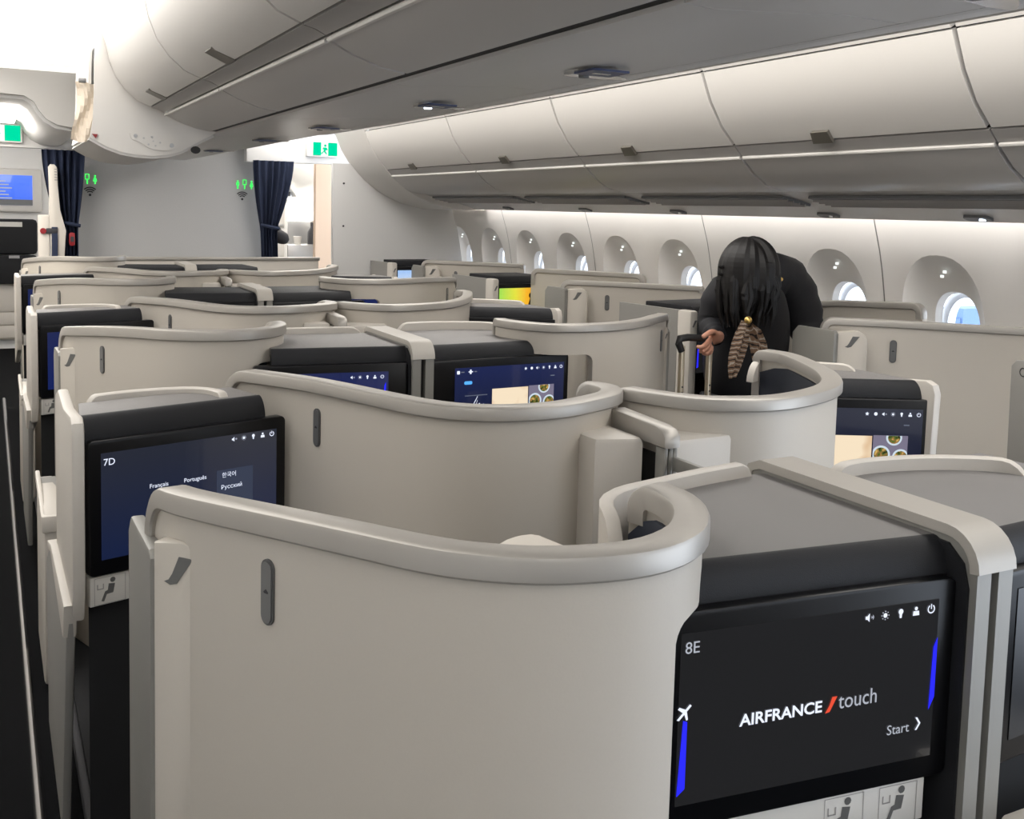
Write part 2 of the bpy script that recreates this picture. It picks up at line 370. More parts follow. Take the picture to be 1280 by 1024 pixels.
# ------------------------------------------------------------------ overhead bins, right side
DOOR_R = [(2.558, 2.170), (2.575, 2.13), (2.605, 2.06), (2.665, 1.965), (2.735, 1.892)]
LOW_R = [(2.782, 1.838), (2.845, 1.778), (2.915, 1.735), (3.0, 1.715), (3.06, 1.712)]
def bin_right(y0, y1, label, hy):
    t = thing('overhead_bin', label, 'overhead bin', (2.78, y0, 1.7), 0, 'overhead bins along the right wall')
    L = y1-y0; g = .006
    sh = lambda P: [(x-2.78, z-1.7) for x, z in P]
    obj('door', thick_profile(sh(DOOR_R), g, L-g, .02), 'bin', t)
    obj('top_strip', thick_profile(sh([(2.44, 2.31), (2.50, 2.262), (2.5545, 2.1755)]), g, L-g, .02), 'bin', t)
    obj('grip_recess', thick_profile(sh([(2.742, 1.886), (2.752, 1.876), (2.776, 1.850)]), .0, L, .012), 'bin_strip', t)
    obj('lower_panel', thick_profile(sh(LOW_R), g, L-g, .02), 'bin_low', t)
    bm = bmesh.new(); tube(bm, [(.0, g, .142), (.0, L-g, .142)], .008, 8); obj('lip', bm, 'bin', t)
    obj('backing', thick_profile(sh([(2.58, 2.20), (2.64, 2.07), (2.76, 1.91), (2.83, 1.84), (3.06, 1.74)]), .0, L, .01), 'gap', t)
    if hy is not None:
        h = hy-y0; P = [(2.742, 1.883), (2.705, 1.920)]
        bm = bmesh.new(); q = [(-.045, 0), (.055, 0), (.035, 1), (-.05, 1)]
        for d in (-.010, .002):
            pass
        d0 = Vector((P[0][0]-2.78, P[0][1]-1.7)); d1 = Vector((P[1][0]-2.78, P[1][1]-1.7)); nrm = Vector((-.7, -.7))
        a = [bm.verts.new(((d0+(d1-d0)*s+nrm*.010).x, h+o, (d0+(d1-d0)*s+nrm*.010).y)) for o, s in q]
        b_ = [bm.verts.new(((d0+(d1-d0)*s+nrm*-.004).x, h+o, (d0+(d1-d0)*s+nrm*-.004).y)) for o, s in q]
        bm.faces.new(a); bm.faces.new(b_[::-1])
        for i in range(4): bm.faces.new((a[i], a[(i+1) % 4], b_[(i+1) % 4], b_[i]))
        obj('latch', bm, 'latch', t)
        bm = bmesh.new()
        for k in range(3): bx(bm, -.022, -.002, h-.20-.03*k, h-.185-.03*k, .1765, .1805)
        obj('sticker', bm, 'ink_grey', t)
    return t
RB = [(-1.6, -.40), (-.394, .86), (.866, 2.165), (2.171, 3.372), (3.378, 4.62), (4.626, 5.955), (5.961, 7.5)]
RL = [('long beige overhead bin behind the camera on the right', None), ('long beige overhead bin right beside the camera', None), ('overhead bin at the top right corner, nearest bin door in view', 1.5),
      ('overhead bin with a dark latch, second from the right edge', 2.864), ('overhead bin over the bent-over woman, third from the right edge', 4.135), ('smaller overhead bin, second before the right bulkhead', 5.457), ('farthest overhead bin, ending at the right bulkhead panel', 6.931)]
for (a, b_), (l, h) in zip(RB, RL): bin_right(a, b_, l, h)
# fairing that closes the bin row at the bulkhead
t = thing('bin_fairing', 'curved beige end fairing closing the right bin row at the bulkhead', 'fairing', (2.78, 7.506, 1.7))
obj('shell', thick_profile([(x-2.78, z-1.7) for x, z in [(2.44, 2.31), (2.555, 2.178), (2.605, 2.06), (2.665, 1.965), (2.735, 1.885), (2.80, 1.82), (2.9, 1.745), (3.0, 1.69), (3.12, 1.64), (3.33, 1.597), (3.58, 1.597)]], 0, .72, .02), 'bin', t)
obj('end_plate', pr_xz([(x-2.78, z-1.7) for x, z in [(2.9, 1.75), (3.0, 1.695), (3.12, 1.645), (3.33, 1.602), (3.575, 1.602), (3.575, 1.73), (3.3, 1.76)]], -.012, .004), 'bin', t)
# service rail (vents, reading lights) under the right bins
t = thing('service_rail', 'grey vent and reading light rail under the right overhead bins', 'service rail', (3.06, -1.5, 1.6))
obj('rail_body', thick_profile([(.0, .112), (.03, .10), (.30, .045), (.43, .004), (.438, .02)], 0, 9.0, .02), 'bin_low', t)
ys = [y for y in (-.4, .863, 2.168, 3.375, 4.623, 5.958)]+[7.5]
for a, b_ in zip([-1.5]+ys, ys):
    if b_-a < .3: continue
    obj('vent_grille', thick_profile([(.035, .096), (.20, .066)], a+1.5+.10, b_+1.5-.06, -.012), 'vent', t)
    bm = bmesh.new()
    for k in range(4): bx(bm, .06+.035*k, .068+.035*k, a+1.5+.1, b_+1.5-.06, .088-.0062*k-.018, .088-.0062*k-.006)
    obj('grille_rib', bm, 'bin_strip', t)
for k, y in enumerate((1.6, 2.15, 2.75, 3.55, 4.7, 5.7, 6.8)):
    bm = bmesh.new(); prism(bm, rrect(y+1.5-.07, y+1.5+.05, 0, .05, .02), lambda a, b: (.345+b, a, .020-b*.3), lambda a, b: (.345+b, a, .038-b*.3))
    p = obj('reading_light', bm, 'vent', t)
    bm = bmesh.new(); tube(bm, [(.37, y+1.5-.03, .03), (.37, y+1.5-.03, .008)], .012, 12); obj('lens', bm, 'read_lamp' if k < 3 else 'psu', p)
# cove light washing the window wall
tag(obj('cove_light', box(3.42, 3.535, -1.5, 8.15, 1.705, 1.712), 'cove'), 'long white cove light above the window wall', 'light')

# ------------------------------------------------------------------ centre bins
DOOR_C = [(.455, 2.335), (.473, 2.28), (.487, 2.21), (.512, 2.145), (.55, 2.09), (.6, 2.045), (.655, 2.022)]
LOW_C = [(.722, 1.99), (.78, 1.962), (.85, 1.938), (.918, 1.927)]
UND_C = [(.948, 1.921), (1.0, 1.918), (1.1, 1.925), (1.276, 1.938), (1.42, 1.937)]
def bin_center(y0, y1, label, hy):
    t = thing('overhead_bin', label, 'overhead bin', (.72, y0, 1.9), 0, 'centre overhead bins')
    L = y1-y0; g = .005; sh = lambda P: [(x-.72, z-1.9) for x, z in P]
    obj('door', thick_profile(sh(DOOR_C), g, L-g, .02), 'bin', t)
    obj('grip_recess', thick_profile(sh([(.662, 2.019), (.69, 2.012), (.716, 2.000)]), 0, L, .012), 'bin_strip', t)
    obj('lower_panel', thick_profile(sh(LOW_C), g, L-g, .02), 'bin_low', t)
    bm = bmesh.new(); tube(bm, [(.002, g, .09), (.002, L-g, .09)], .007, 8); obj('lip', bm, 'bin', t)
    obj('backing', thick_profile(sh([(.50, 2.33), (.53, 2.2), (.6, 2.08), (.74, 2.03), (.75, 2.0), (.94, 1.945)]), 0, L, .01), 'gap', t)
    # the far (right-aisle) side
    obj('door', thick_profile(sh([(1.72, 1.995), (1.85, 2.05), (1.95, 2.2), (1.97, 2.33)]), g, L-g, .02), 'bin', t)
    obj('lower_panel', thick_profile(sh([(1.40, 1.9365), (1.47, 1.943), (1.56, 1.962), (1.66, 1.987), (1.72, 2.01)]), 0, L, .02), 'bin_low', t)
    if hy is not None:
        h = hy-y0; bm = bmesh.new(); d0 = Vector((.66-.72, 2.026-1.9)); d1 = Vector((.59-.72, 2.055-1.9)); nrm = Vector((-.35, -.93))
        q = [(-.05, 0), (.06, 0), (.05, 1), (-.04, 1)]
        a = [bm.verts.new(((d0+(d1-d0)*s+nrm*.008).x, h+o, (d0+(d1-d0)*s+nrm*.008).y)) for o, s in q]
        b_ = [bm.verts.new(((d0+(d1-d0)*s-nrm*.006).x, h+o, (d0+(d1-d0)*s-nrm*.006).y)) for o, s in q]
        bm.faces.new(a); bm.faces.new(b_[::-1])
        for i in range(4): bm.faces.new((a[i], a[(i+1) % 4], b_[(i+1) % 4], b_[i]))
        obj('latch', bm, 'latch', t)
        bm = bmesh.new()
        for k in range(3): bx(bm, -.03, -.005, h-.28-.035*k, h-.265-.035*k, .1205, .1245)
        obj('sticker', bm, 'ink_grey', t)
    return t
CB = [(-1.4, -.11), (-.1, 1.14), (1.145, 2.388), (2.394, 3.64), (3.646, 4.87)]
CL = [('centre overhead bin behind the camera', None), ('centre overhead bin right above the camera', None), ('centre overhead bin cut by the top edge of the photo', 1.85), ('centre overhead bin with the larger latch, second from its far end', 3.15), ('last centre overhead bin before the white end closure', 4.44)]
for (a, b_), (l, h) in zip(CB, CL): bin_center(a, b_, l, h)
t = thing('bin_underside', 'long grey underside of the centre bins with reading light pods', 'overhead panel', (.93, -1.4, 1.9))
ysu = [-1.4, .05, 1.30, 2.55, 3.80, 5.05, 6.3, 8.6]
for a, b_ in zip(ysu, ysu[1:]):
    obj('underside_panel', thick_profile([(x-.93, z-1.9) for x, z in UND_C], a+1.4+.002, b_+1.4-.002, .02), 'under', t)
obj('gap_line', box(-.014, .022, 0, 6.3, .030, .05), 'gap', t)
for k, y in enumerate((1.05, 2.15, 3.13, 4.35, 5.4, 6.75)):
    bm = bmesh.new(); out = [(-.055, .0), (.0, .03), (.12, .04), (.26, .03), (.38, .0), (.26, -.012), (.1, -.01), (-.02, -.015)]
    prism(bm, [(p[0]*.75, p[1]) for p in catmull([(a, b, 0) for a, b in out+[out[0]]], 4)[:-1]], lambda a, b: (.335+b*1.0, y+1.4-a*.0+b*0+a*0, .026), lambda a, b: (.335+b, y+1.4, .026)) if False else None
    ring = catmull([(a, b, 0) for a, b in out+[out[0]]], 4)[:-1]
    prism(bm, [(p.x, p.y) for p in ring], lambda a, b: (.33+a*.47, y+1.4+.02-b*1.3+a*.1, .046), lambda a, b: (.33+a*.47, y+1.4+.02-b*1.3+a*.1, .0285+a*.016))
    p = obj('light_pod', bm, 'psu', t, sharp=50)
    bm = bmesh.new(); tube(bm, [(.33+.02, y+1.4, .03), (.33+.02, y+1.4, .0225)], .013, 12); obj('lens', bm, 'vent' if k != 2 else 'read_lamp', p)
    lb = obj('seat_label', pr_xy(rrect(.30, .40, y+1.4-.125, y+1.4-.035, .004, 2), .0235, .0285), 'blue_label', t)
    if k < 4:
        bm = bmesh.new()
        for j in range(5): bx(bm, .330+.009*j, .337+.009*j, y+1.4-.085, y+1.4-.07, .0225, .0234)
        obj('label_print', bm, 'label', lb)
# white end closure under the far end of the centre bins
t = thing('end_closure', 'curved white end closure with screw plate at the far end of the centre bins', 'fairing', (.7, 4.88, 1.9))
prof = [(.435, 2.36), (.428, 2.2), (.425, 2.06), (.42, 1.95), (.407, 1.873), (.47, 1.838), (.535, 1.815), (.60, 1.806), (.668, 1.804), (.73, 1.812), (.79, 1.830), (.843, 1.862), (.88, 1.885), (.935, 1.915), (.95, 1.93), (.72, 2.0), (.6, 2.06), (.53, 2.12), (.49, 2.2), (.478, 2.36)]
obj('end_face', pr_xz([(x-.7, z-1.9) for x, z in prof], 0, .02), 'bin', t)
obj('underside', thick_profile([(x-.7, z-1.9) for x, z in prof[4:14]], .004, .98, -.012), 'bin_low', t)
obj('side_face', thick_profile([(x-.7, z-1.9) for x, z in prof[0:5]], .14, .9, -.012), 'bin', t)
bm = bmesh.new(); o_ = catmull([(-.15, .035, 0), (-.13, .045, 0), (-.11, .03, 0), (-.06, .025, 0), (-.02, .012, 0), (.04, .015, 0), (.075, -.002, 0), (.06, -.02, 0), (.0, -.035, 0), (-.06, -.03, 0), (-.10, -.005, 0), (-.14, .01, 0), (-.15, .035, 0)], 3)[:-1]
prism(bm, [(p.x+.02, p.y-.035) for p in o_], lambda a, b: (a, -.006, b), lambda a, b: (a, .001, b)); pl = obj('screw_plate', bm, 'bin', t)
for (a, b_, r) in ((-.105, -.01, .009), (-.07, -.018, .004), (-.035, -.012, .005), (-.05, -.045, .004), (-.02, -.05, .004), (.0, -.035, .004), (.05, -.045, .010), (-.03, -.03, .003)):
    obj('screw', pr_xz(circ(a, b_, r, 10), -.009, -.003), 'steel', pl)
obj('cable_notch', pr_xz(circ(.155, -.06, .022, 12, .017), -.004, .0), 'gap', t)
bm = bmesh.new(); g = [[(.352+.014*sin(j*.55+.4)+.085*i/6, 4.99+.012*sin(i*1.3+j*.8), 2.12-.26*j/8+.006*sin(i+j)) for i in range(7)] for j in range(9)]
bm = loft([[(-.7+x, y-4.88, z-1.9) for x, y, z in r] for r in g], closed=False); bm.normal_update()
cl = obj('insulation_cloth', bm, 'fabric_cream', t, sharp=0)
obj('red_tag', pr_xz([(-.285, -.012), (-.262, -.012), (-.27, -.03)], -.012, -.001), 'red', t)
obj('latch_block', box(-.33, -.30, .07, .10, .215, .235, .004), 'hook', t)

# ------------------------------------------------------------------ far end: bulkheads, headers, curtains
bk = obj('wall_bulkhead', box(.60, 2.16, 8.85, 8.90, 0, 2.3), 'bulk', kind='structure')
obj('wall_bulkhead_right', pr_xz([(2.60, 0), (2.535, 1.18), (2.528, 1.95), (2.69, 1.955), (2.74, 2.06), (2.9, 1.9), (3.2, 1.75), (3.56, 1.73), (3.60, 1.58), (3.66, 1.4), (3.70, 1.16), (3.71, .8), (3.65, 0)], 8.2, 8.25), 'bulk_pale', kind='structure')
bmn = bpy.data.objects['wall_bulkhead_right']
for z in (1.79, 1.44): obj('screw', pr_xz(circ(2.62, z, .008, 8), 8.192, 8.201), 'ink', bmn)
# lavatory and wifi pictograms on the bulkhead
def man(cx, cz, s): return [circ(cx, cz+.85*s, .12*s, 10), [(cx-.2*s, cz+.68*s), (cx+.2*s, cz+.68*s), (cx+.2*s, cz+.3*s), (cx+.1*s, cz+.3*s), (cx+.1*s, cz-.2*s), (cx-.1*s, cz-.2*s), (cx-.1*s, cz+.3*s), (cx-.2*s, cz+.3*s)]]
def woman_(cx, cz, s): return [circ(cx, cz+.85*s, .12*s, 10), [(cx-.1*s, cz+.68*s), (cx+.1*s, cz+.68*s), (cx+.26*s, cz+.15*s), (cx+.08*s, cz+.15*s), (cx+.08*s, cz-.2*s), (cx-.08*s, cz-.2*s), (cx-.08*s, cz+.15*s), (cx-.26*s, cz+.15*s)]]
for cx, lab in ((.715, 'left'), (1.955, 'right')):
    s = thing('lavatory_sign', 'green lit lavatory pictograms beside the %s curtain on the grey bulkhead' % lab, 'sign', (cx, 8.85, 1.74))
    flat(man(-.058, 0, .060), -.004, 'pictogram', 'green_glow', s); flat(woman_(.058, 0, .060), -.004, 'pictogram', 'green_glow', s)
    q_ = [[(-.016, .062), (-.011, .062), (-.011, .022), (-.016, .022)], [(.011, .062), (.016, .062), (.016, .022), (.011, .022)], [(-.016, .066), (.016, .066), (.016, .061), (-.016, .061)], [(-.016, .027), (.016, .027), (.016, .022), (-.016, .022)], [(-.004, .022), (.004, .022), (.004, -.014), (-.004, -.014)]]
    flat(q_, -.004, 'pictogram', 'green_glow', s)
    s = thing('wifi_sign', 'small dark wifi mark under the %s green pictograms' % lab, 'sign', (cx+(.02 if lab == 'left' else -.02), 8.85, 1.64))
    polys = [circ(0, 0, .010, 10)]
    for r in (.024, .040, .056):
        n = 8; A = [radians(45+90*i/n) for i in range(n+1)]
        for i in range(n): polys.append([(r*cos(A[i]), r*sin(A[i])), (r*cos(A[i+1]), r*sin(A[i+1])), ((r+.009)*cos(A[i+1]), (r+.009)*sin(A[i+1])), ((r+.009)*cos(A[i]), (r+.009)*sin(A[i]))])
    flat(polys, -.004, 'wifi_arcs', 'ink', s)
# headers over the aisles
obj('trim_1', pr_xz([(1.93, 1.955), (1.96, 1.95), (2.86, 1.965), (2.865, 2.08), (2.75, 2.3), (1.9, 2.3), (1.93, 2.04)], 8.66, 8.76, .006), 'bulk_pale', kind='structure')
obj('trim_2', pr_xz([(-.6, 1.975), (.66, 1.985), (.66, 2.25), (-.6, 2.25)], 8.66, 8.76, .006), 'bulk_pale', kind='structure')
arch = [(.50, 2.36), (.50, 2.025), (.44, 2.02), (.37, 2.03), (.315, 2.06), (.275, 2.11), (.25, 2.155), (.20, 2.185), (.10, 2.19), (-.5, 2.19), (-.5, 2.36)]
obj('trim_3', pr_xz(arch, 6.56, 6.60), 'bin', kind='structure')
obj('trim_4', thick_profile(arch[1:10], 6.60, 8.66, .02), 'bulk_pale', kind='structure')
t = thing('aisle_lamp', 'bright white lamp inside the arch above the left exit sign', 'lamp', (-.05, 7.6, 2.13)); obj('housing', box(-.45, .24, -.35, .65, .035, .05), 'galley', t); obj('diffuser', box(-.42, .235, -.5, .6, -.0, .034, .004), 'galley_lamp', t)
def exit_sign(x0, x1, z0, z1, label, gl):
    t = thing('exit_sign', label, 'exit sign', (x0, 8.63, z0)); W, H = x1-x0, z1-z0
    obj('casing', box(-.05, W+.012, -.02, .03, -.012, H+.012, .004), 'bulk_pale', t)
    for a, b_, m in gl: obj('sign_panel', box(W*a+.001, W*b_-.001, -.024, -.018, 0, H), m, t)
    c = next((a+b_)/2 for a, b_, m in gl if m == 'exit_white')*W; s = H*.8
    flat([circ(c+.004, H*.76, H*.1, 10), [(c-.012, H*.62), (c+.016, H*.62), (c+.028, H*.42), (c+.014, H*.42), (c+.006, H*.34), (c+.022, H*.12), (c+.010, H*.1), (c-.008, H*.28), (c-.024, H*.1), (c-.034, H*.14), (c-.010, H*.36), (c-.012, H*.5), (c-.026, H*.44)]], -.0255, 'running_figure', 'exit_green', t)
    return t
exit_sign(2.478, 2.69, 2.03, 2.14, 'green exit sign above the right aisle opening', [(0, .33, 'exit_green'), (.33, .62, 'exit_white'), (.62, 1, 'exit_green')])
exit_sign(.02, .235, 2.025, 2.14, 'green and white exit sign above the left aisle', [(0, .50, 'exit_white'), (.50, 1, 'exit_green')])

def curtain(label, x0t, x1t, xc0, xc1, x0b, x1b, zt, zc, zb, y):
    n = 44; rows = []
    for j in range(26):
        f = j/25; z = zt+(zb-zt)*f; fc = (zt-zc)/(zt-zb)
        if f < fc: k = (f/fc)**1.6; a = x0t+(xc0-x0t)*k; b_ = x1t+(xc1-x1t)*k
        else: k = ((f-fc)/(1-fc))**.8; a = xc0+(x0b-xc0)*k; b_ = xc1+(x1b-xc1)*k
        rows.append([(a+(b_-a)*i/n, y+.022*sin(i*2*pi*6/n+.3*sin(f*5))+.010*sin(i*1.1+j*.3), z) for i in range(n+1)])
    t = thing('curtain', label, 'curtain', ((x0t+x1t)/2, y, 0)); ox = (x0t+x1t)/2
    back = [[(a-ox, b-y+.008, c) for a, b, c in r[::-1]] for r in rows]; front = [[(a-ox, b-y, c) for a, b, c in r] for r in rows]
    obj('cloth', loft([f_+g_ for f_, g_ in zip(front, back)], True, True), 'curtain', t, sharp=60)
    tie = [(xc0-ox-.01+(xc1-xc0+.02)*i/10, -.04-.012*sin(i*pi/10), zc+.03-.03*i/10) for i in range(11)]
    bm = bmesh.new(); tube(bm, tie, .014, 8); obj('tie_band', bm, 'curtain', t)
    return t
curtain('dark navy curtain tied back left of the grey bulkhead',   .375, .68, .475, .63, .485, .63, 1.975, 1.40, .3, 8.60)
curtain('dark navy curtain tied back right of the grey bulkhead', 1.97, 2.31, 2.035, 2.17, 2.06, 2.21, 1.965, 1.40, .3, 8.60)

# beyond the left curtain: crew wall with monitor, folded crew seat, handset
t = thing('wall_monitor', 'white framed wall monitor with a blue screen at the far left', 'monitor', (.2, 12.1, 1.45))
obj('frame', box(-.28, .33, -.06, 0, 0, .46, .03), 'bin', t)
s = obj('screen', box(-.22, .235, -.066, -.055, .075, .39, .004), 'scr_blue', t)
flat([[(-.15+.0*k, .33-.035*k), (-.02+.03*((k*7) % 3), .33-.035*k), (-.02+.03*((k*7) % 3), .318-.035*k), (-.15, .318-.035*k)] for k in range(6)], -.068, 'screen_text', 'w_dim', s)
flat([[(-.22, .075), (.235, .075), (.235, .135), (-.22, .135)]], -.0675, 'screen_bar', 'vent', s)
t = thing('crew_seat', 'black folded crew seat with a white label on the far left wall', 'seat', (.2, 12.1, .7))
obj('headrest', box(-.3, .275, -.14, -.02, .31, .68, .04), 'dark', t); obj('backrest', box(-.3, .27, -.16, -.02, 0, .30, .03), 'dark', t)
obj('label', box(-.14, .13, -.146, -.139, .60, .65), 'label', t); obj('belt_buckle', box(.0, .1, -.17, -.158, .27, .30), 'steel', t)
t = thing('wall_cabinet', 'beige low cabinet front under the black crew seat', 'cabinet', (.2, 12.1, .1))
obj('body', box(-.35, .27, -.06, 0, 0, .6, .008), 'shell', t)
for a, b_ in ((.30, .58), (.16, .29), (.02, .15)): obj('drawer', box(-.33, .25, -.075, -.058, a, b_, .006), 'shell_pale', t)
t = thing('handset_post', 'white slim handset post in front of the left curtain', 'handset', (.445, 8.5, 1.0))
bm = prism(bmesh.new(), [(-.03, .84), (-.015, .86), (.012, .86), (.03, .84), (.036, .70), (.05, .52), (.09, .36), (.065, .0), (.0, .0), (-.03, .42), (-.025, .64)], lambda a, b: (a, -.02, b), lambda a, b: (a, .02, b), .006); obj('post', bm, 'shell_pale', t)
for k in range(5): obj('slot', box(.012, .034, -.024, -.018, .74+.02*k, .747+.02*k), 'ink_grey', t)
obj('strap', box(-.012, .03, -.035, -.022, -.3, .39, .003), 'curtain', t)
obj('strap_clip', box(-.05, .03, -.036, -.021, .34, .38, .005), 'ink', t)
t = thing('belt_buckle', 'dark red buckle beside the white handset post', 'buckle', (.575, 8.48, 1.3)); obj('body', pr_xz(rrect(-.02, .02, -.05, .05, .015), -.015, .015, .003), 'red', t); obj('button', pr_xz(rrect(-.012, .012, -.02, .02, .006), -.02, -.014), 'ink', t)
tag(obj('wall_mark', pr_xz(circ(.375, 1.36, .022, 12), 8.46, 8.475), 'red'), 'small round red mark beside the handset strap', 'sticker')
obj('trim_5', box(.34, .42, 8.475, 8.53, .3, 1.48, .01), 'shell_pale', kind='structure')

# galley seen through the right aisle opening
t = thing('galley_unit', 'white galley unit with oven fronts beyond the right curtain', 'galley', (3.0, 11.4, 0))
obj('body', box(-.7, .0, 0, .6, 0, 2.2, .01), 'galley', t)
obj('work_top', box(0, .62, .0, .6, .9, 1.16, .01), 'steel', t); obj('lower_cabinet', box(.0, .6, .03, .6, 0, .9, .01), 'galley', t)
obj('oven_front', box(-.22, -.04, -.02, .0, 1.35, 1.66, .01), 'bin', t); obj('oven_handle', box(-.2, -.06, -.04, -.02, 1.37, 1.385), 'steel', t)
obj('control_panel', box(-.22, .02, -.03, 0, 1.70, 1.75, .006), 'ink', t); obj('drawer_front', box(-.22, -.04, -.02, 0, 1.02, 1.30, .01), 'bin', t)
obj('back_panel', box(.0, .62, .40, .6, 1.16, 1.7), 'steel', t)
obj('light_strip', box(.02, .6, .38, .399, 1.42, 1.68), 'galley_lamp', t)
tag(obj('cup', tube(bmesh.new(), [(3.13, 11.47, 1.161), (3.13, 11.47, 1.25)], [.035, .05], 14), 'bin'), 'small white cup on the galley work top', 'cup')
t = thing('bottle', 'dark bottle lying by the galley back panel', 'bottle', (3.32, 11.55, 1.16)); bm = bmesh.new(); tube(bm, [(0, 0, 0), (0, 0, .14), (0, 0, .19), (0, 0, .25)], [.05, .05, .02, .02], 12); obj('body', bm, 'ink', t); bm = bmesh.new(); tube(bm, [(0, 0, .25), (0, 0, .27)], .023, 12); obj('cap', bm, 'label', t)
obj('trim_6', box(2.604, 2.80, 8.95, 9.02, 0, 1.97), 'cream', kind='structure')
obj('trim_7', thick_profile([(2.95, 2.36), (3.0, 2.0), (3.35, 1.5), (3.5, 1.1), (3.55, 0)], 9.1, 12.0, .03), 'galley', kind='structure')
tag(obj('galley_lamp', box(2.3, 2.9, 9.2, 11.0, 2.365, 2.395), 'galley_lamp'), 'bright ceiling light of the galley beyond the right opening', 'lamp')
tag(obj('forward_lamp', box(-.5, .35, 9.2, 11.6, 2.335, 2.357), 'lamp'), 'ceiling light beyond the left curtain', 'lamp')
tag(obj('exit_plate', box(2.63, 2.74, 10.3, 10.33, 1.98, 2.36), 'exit_green'), 'second small green exit plate deep in the galley', 'exit sign')

# ------------------------------------------------------------------ seat shells
class Path:
    def __init__(s, P, zt, O):
        """P: (x,y) control points left to right; zt: z at the start, at the bowl, at the end"""
        s.pts = [Vector((p.x-O[0], p.y-O[1])) for p in catmull([Vector((*p, 0)) for p in P], 8)]
        s.acc = [0]
        for a, b in zip(s.pts, s.pts[1:]): s.acc.append(s.acc[-1]+(b-a).length)
        s.L = s.acc[-1]; s.zt = zt
    def at(s, d):
        d = min(max(d, 0), s.L)
        for i in range(len(s.pts)-1):
            if d <= s.acc[i+1] or i == len(s.pts)-2:
                f = (d-s.acc[i])/max(1e-9, s.acc[i+1]-s.acc[i]); return s.pts[i].lerp(s.pts[i+1], f)
    def tan(s, d): return (s.at(d+.012)-s.at(d-.012)).normalized()
    def z(s, d):
        f = d/s.L; a, b, c = s.zt; g = min(1, f/.62); g = g*(1.5-.5*g*g); h = max(0, (f-.5)/.5); return a+(b-a)*g+(c-b)*h*h*(3-2*h)
    def p3(s, d, z, off=0):
        p = s.at(d); t = s.tan(d); return Vector((p.x+t.y*off, p.y-t.x*off, z))   # off > 0 is the outer (aft) side
def seat_shell(label, P, zt=(1.18, 1.205, 1.205), ra=.07, rb=.04, ea=.06, eb=.02, cut=None, cutz=.11, flag=None, pill=None, lining=None, group=None, rw=.05, rh=.03, z0=.06, recess=0, boss=None, apanel=None):
    O = (sum(p[0] for p in P)/len(P), sum(p[1] for p in P)/len(P)); pa = Path(P, zt, O); L = pa.L
    t = thing('seat_shell', label, 'seat shell', (O[0], O[1], 0), 0, group)
    drop = lambda d: (ra-sqrt(max(0, ra*ra-(ra-d)**2)) if d < ra else 0)+(rb-sqrt(max(0, rb*rb-(rb-(L-d))**2)) if L-d < rb else 0)
    S = sorted(set([0, .004, .012, .025, .045, ra]+[ra+(L-rb-ra)*i/30 for i in range(31)]+[L-rb, L-rb*.6, L-rb*.3, L-rb*.1, L]))
    near = lambda q: min((i*L/400 for i in range(401)), key=lambda d: (pa.at(d)-Vector((q[0]-O[0], q[1]-O[1]))).length)
    if cut is not None:
        cut = (near(cut[0]), cut[1]); cs = cut[0]; sg_ = 1 if cut[1] == 'end' else -1
        S = sorted(set(S+[cs-sg_*.0005]+[cs+sg_*k for k in (.0005, .004, .010, .018, .03)]))
    rings = []; tw = .032
    def zb(d):
        if cut is None: return z0
        c, side = cut; zc = pa.z(d)-cutz
        inside = d > c if side == 'end' else d < c
        if inside:
            g = abs(d-c); q = .03
            return zc-(q-sqrt(max(0, q*q-(q-g)**2)) if g < q else 0)
        return z0
    # wall columns: outer bottom, outer top, inner top, inner bottom
    cols = []
    for d in S:
        top = pa.z(d)-rh*.6-drop(d); cols.append((d, zb(d), top))
    bm = bmesh.new(); prev = None
    nz = 6
    for d, b, tp in cols:
        oo = [bm.verts.new(pa.p3(d, b+(tp-b)*j/nz, tw/2-recess)) for j in range(nz+1)]; ii = [bm.verts.new(pa.p3(d, b+(tp-b)*j/nz, -tw/2-recess)) for j in range(nz+1)]
        ring = oo+ii[::-1]
        if prev is not None:
            n = len(ring)
            for k in range(n): bm.faces.new((prev[k], prev[(k+1) % n], ring[(k+1) % n], ring[k]))
        else: bm.faces.new(ring)
        prev = ring
    bm.faces.new(prev[::-1]); obj('wall_panel', bm, 'shell', t, sharp=40)
    # rail
    Q = []
    for k in range(4): Q.append((0, pa.z(0)-ra-ea+ea*k/4))
    for k in range(9): a = pi/2*k/8; d = ra-ra*cos(a); Q.append((d, pa.z(d)-ra+ra*sin(a)))
    n = 44
    for k in range(1, n): d = ra+(L-ra-rb)*k/n; Q.append((d, pa.z(d)))
    for k in range(9): a = pi/2*k/8; d = L-rb+rb*sin(a); Q.append((d, pa.z(d)-rb+rb*cos(a)))
    for k in range(1, 4): Q.append((L, pa.z(L)-rb-eb*k/3))
    bm = bmesh.new(); prev = None; c = .007
    prof = [(-rw/2, -rh), (-rw/2, -c), (-rw/2+c*.3, -c*.3), (-rw/2+c, 0), (rw/2-c, 0), (rw/2-c*.3, -c*.3), (rw/2, -c), (rw/2, -rh+c*.5), (rw/2-c*.5, -rh)]
    pts = [pa.p3(d, z) for d, z in Q]
    for i, (d, z) in enumerate(Q):
        T = (pts[min(i+1, len(Q)-1)]-pts[max(i-1, 0)]).normalized(); tt = pa.tan(d); N = Vector((tt.y, -tt.x, 0)); B = T.cross(N)*-1
        if B.length < .1: B = Vector((0, 0, 1))
        B = N.cross(T); B.normalize()
        if (i > 14 and i < len(Q)-14) and B.z < 0: B = -B
        ring = [bm.verts.new(pts[i]+N*a+B*b) for a, b in prof]
        if prev is not None:
            m = len(ring)
            for k in range(m): bm.faces.new((prev[k], prev[(k+1) % m], ring[(k+1) % m], ring[k]))
        else: bm.faces.new(ring)
        prev = ring
    bm.faces.new(prev[::-1]); obj('top_rail', bm, 'rail', t, sharp=32)
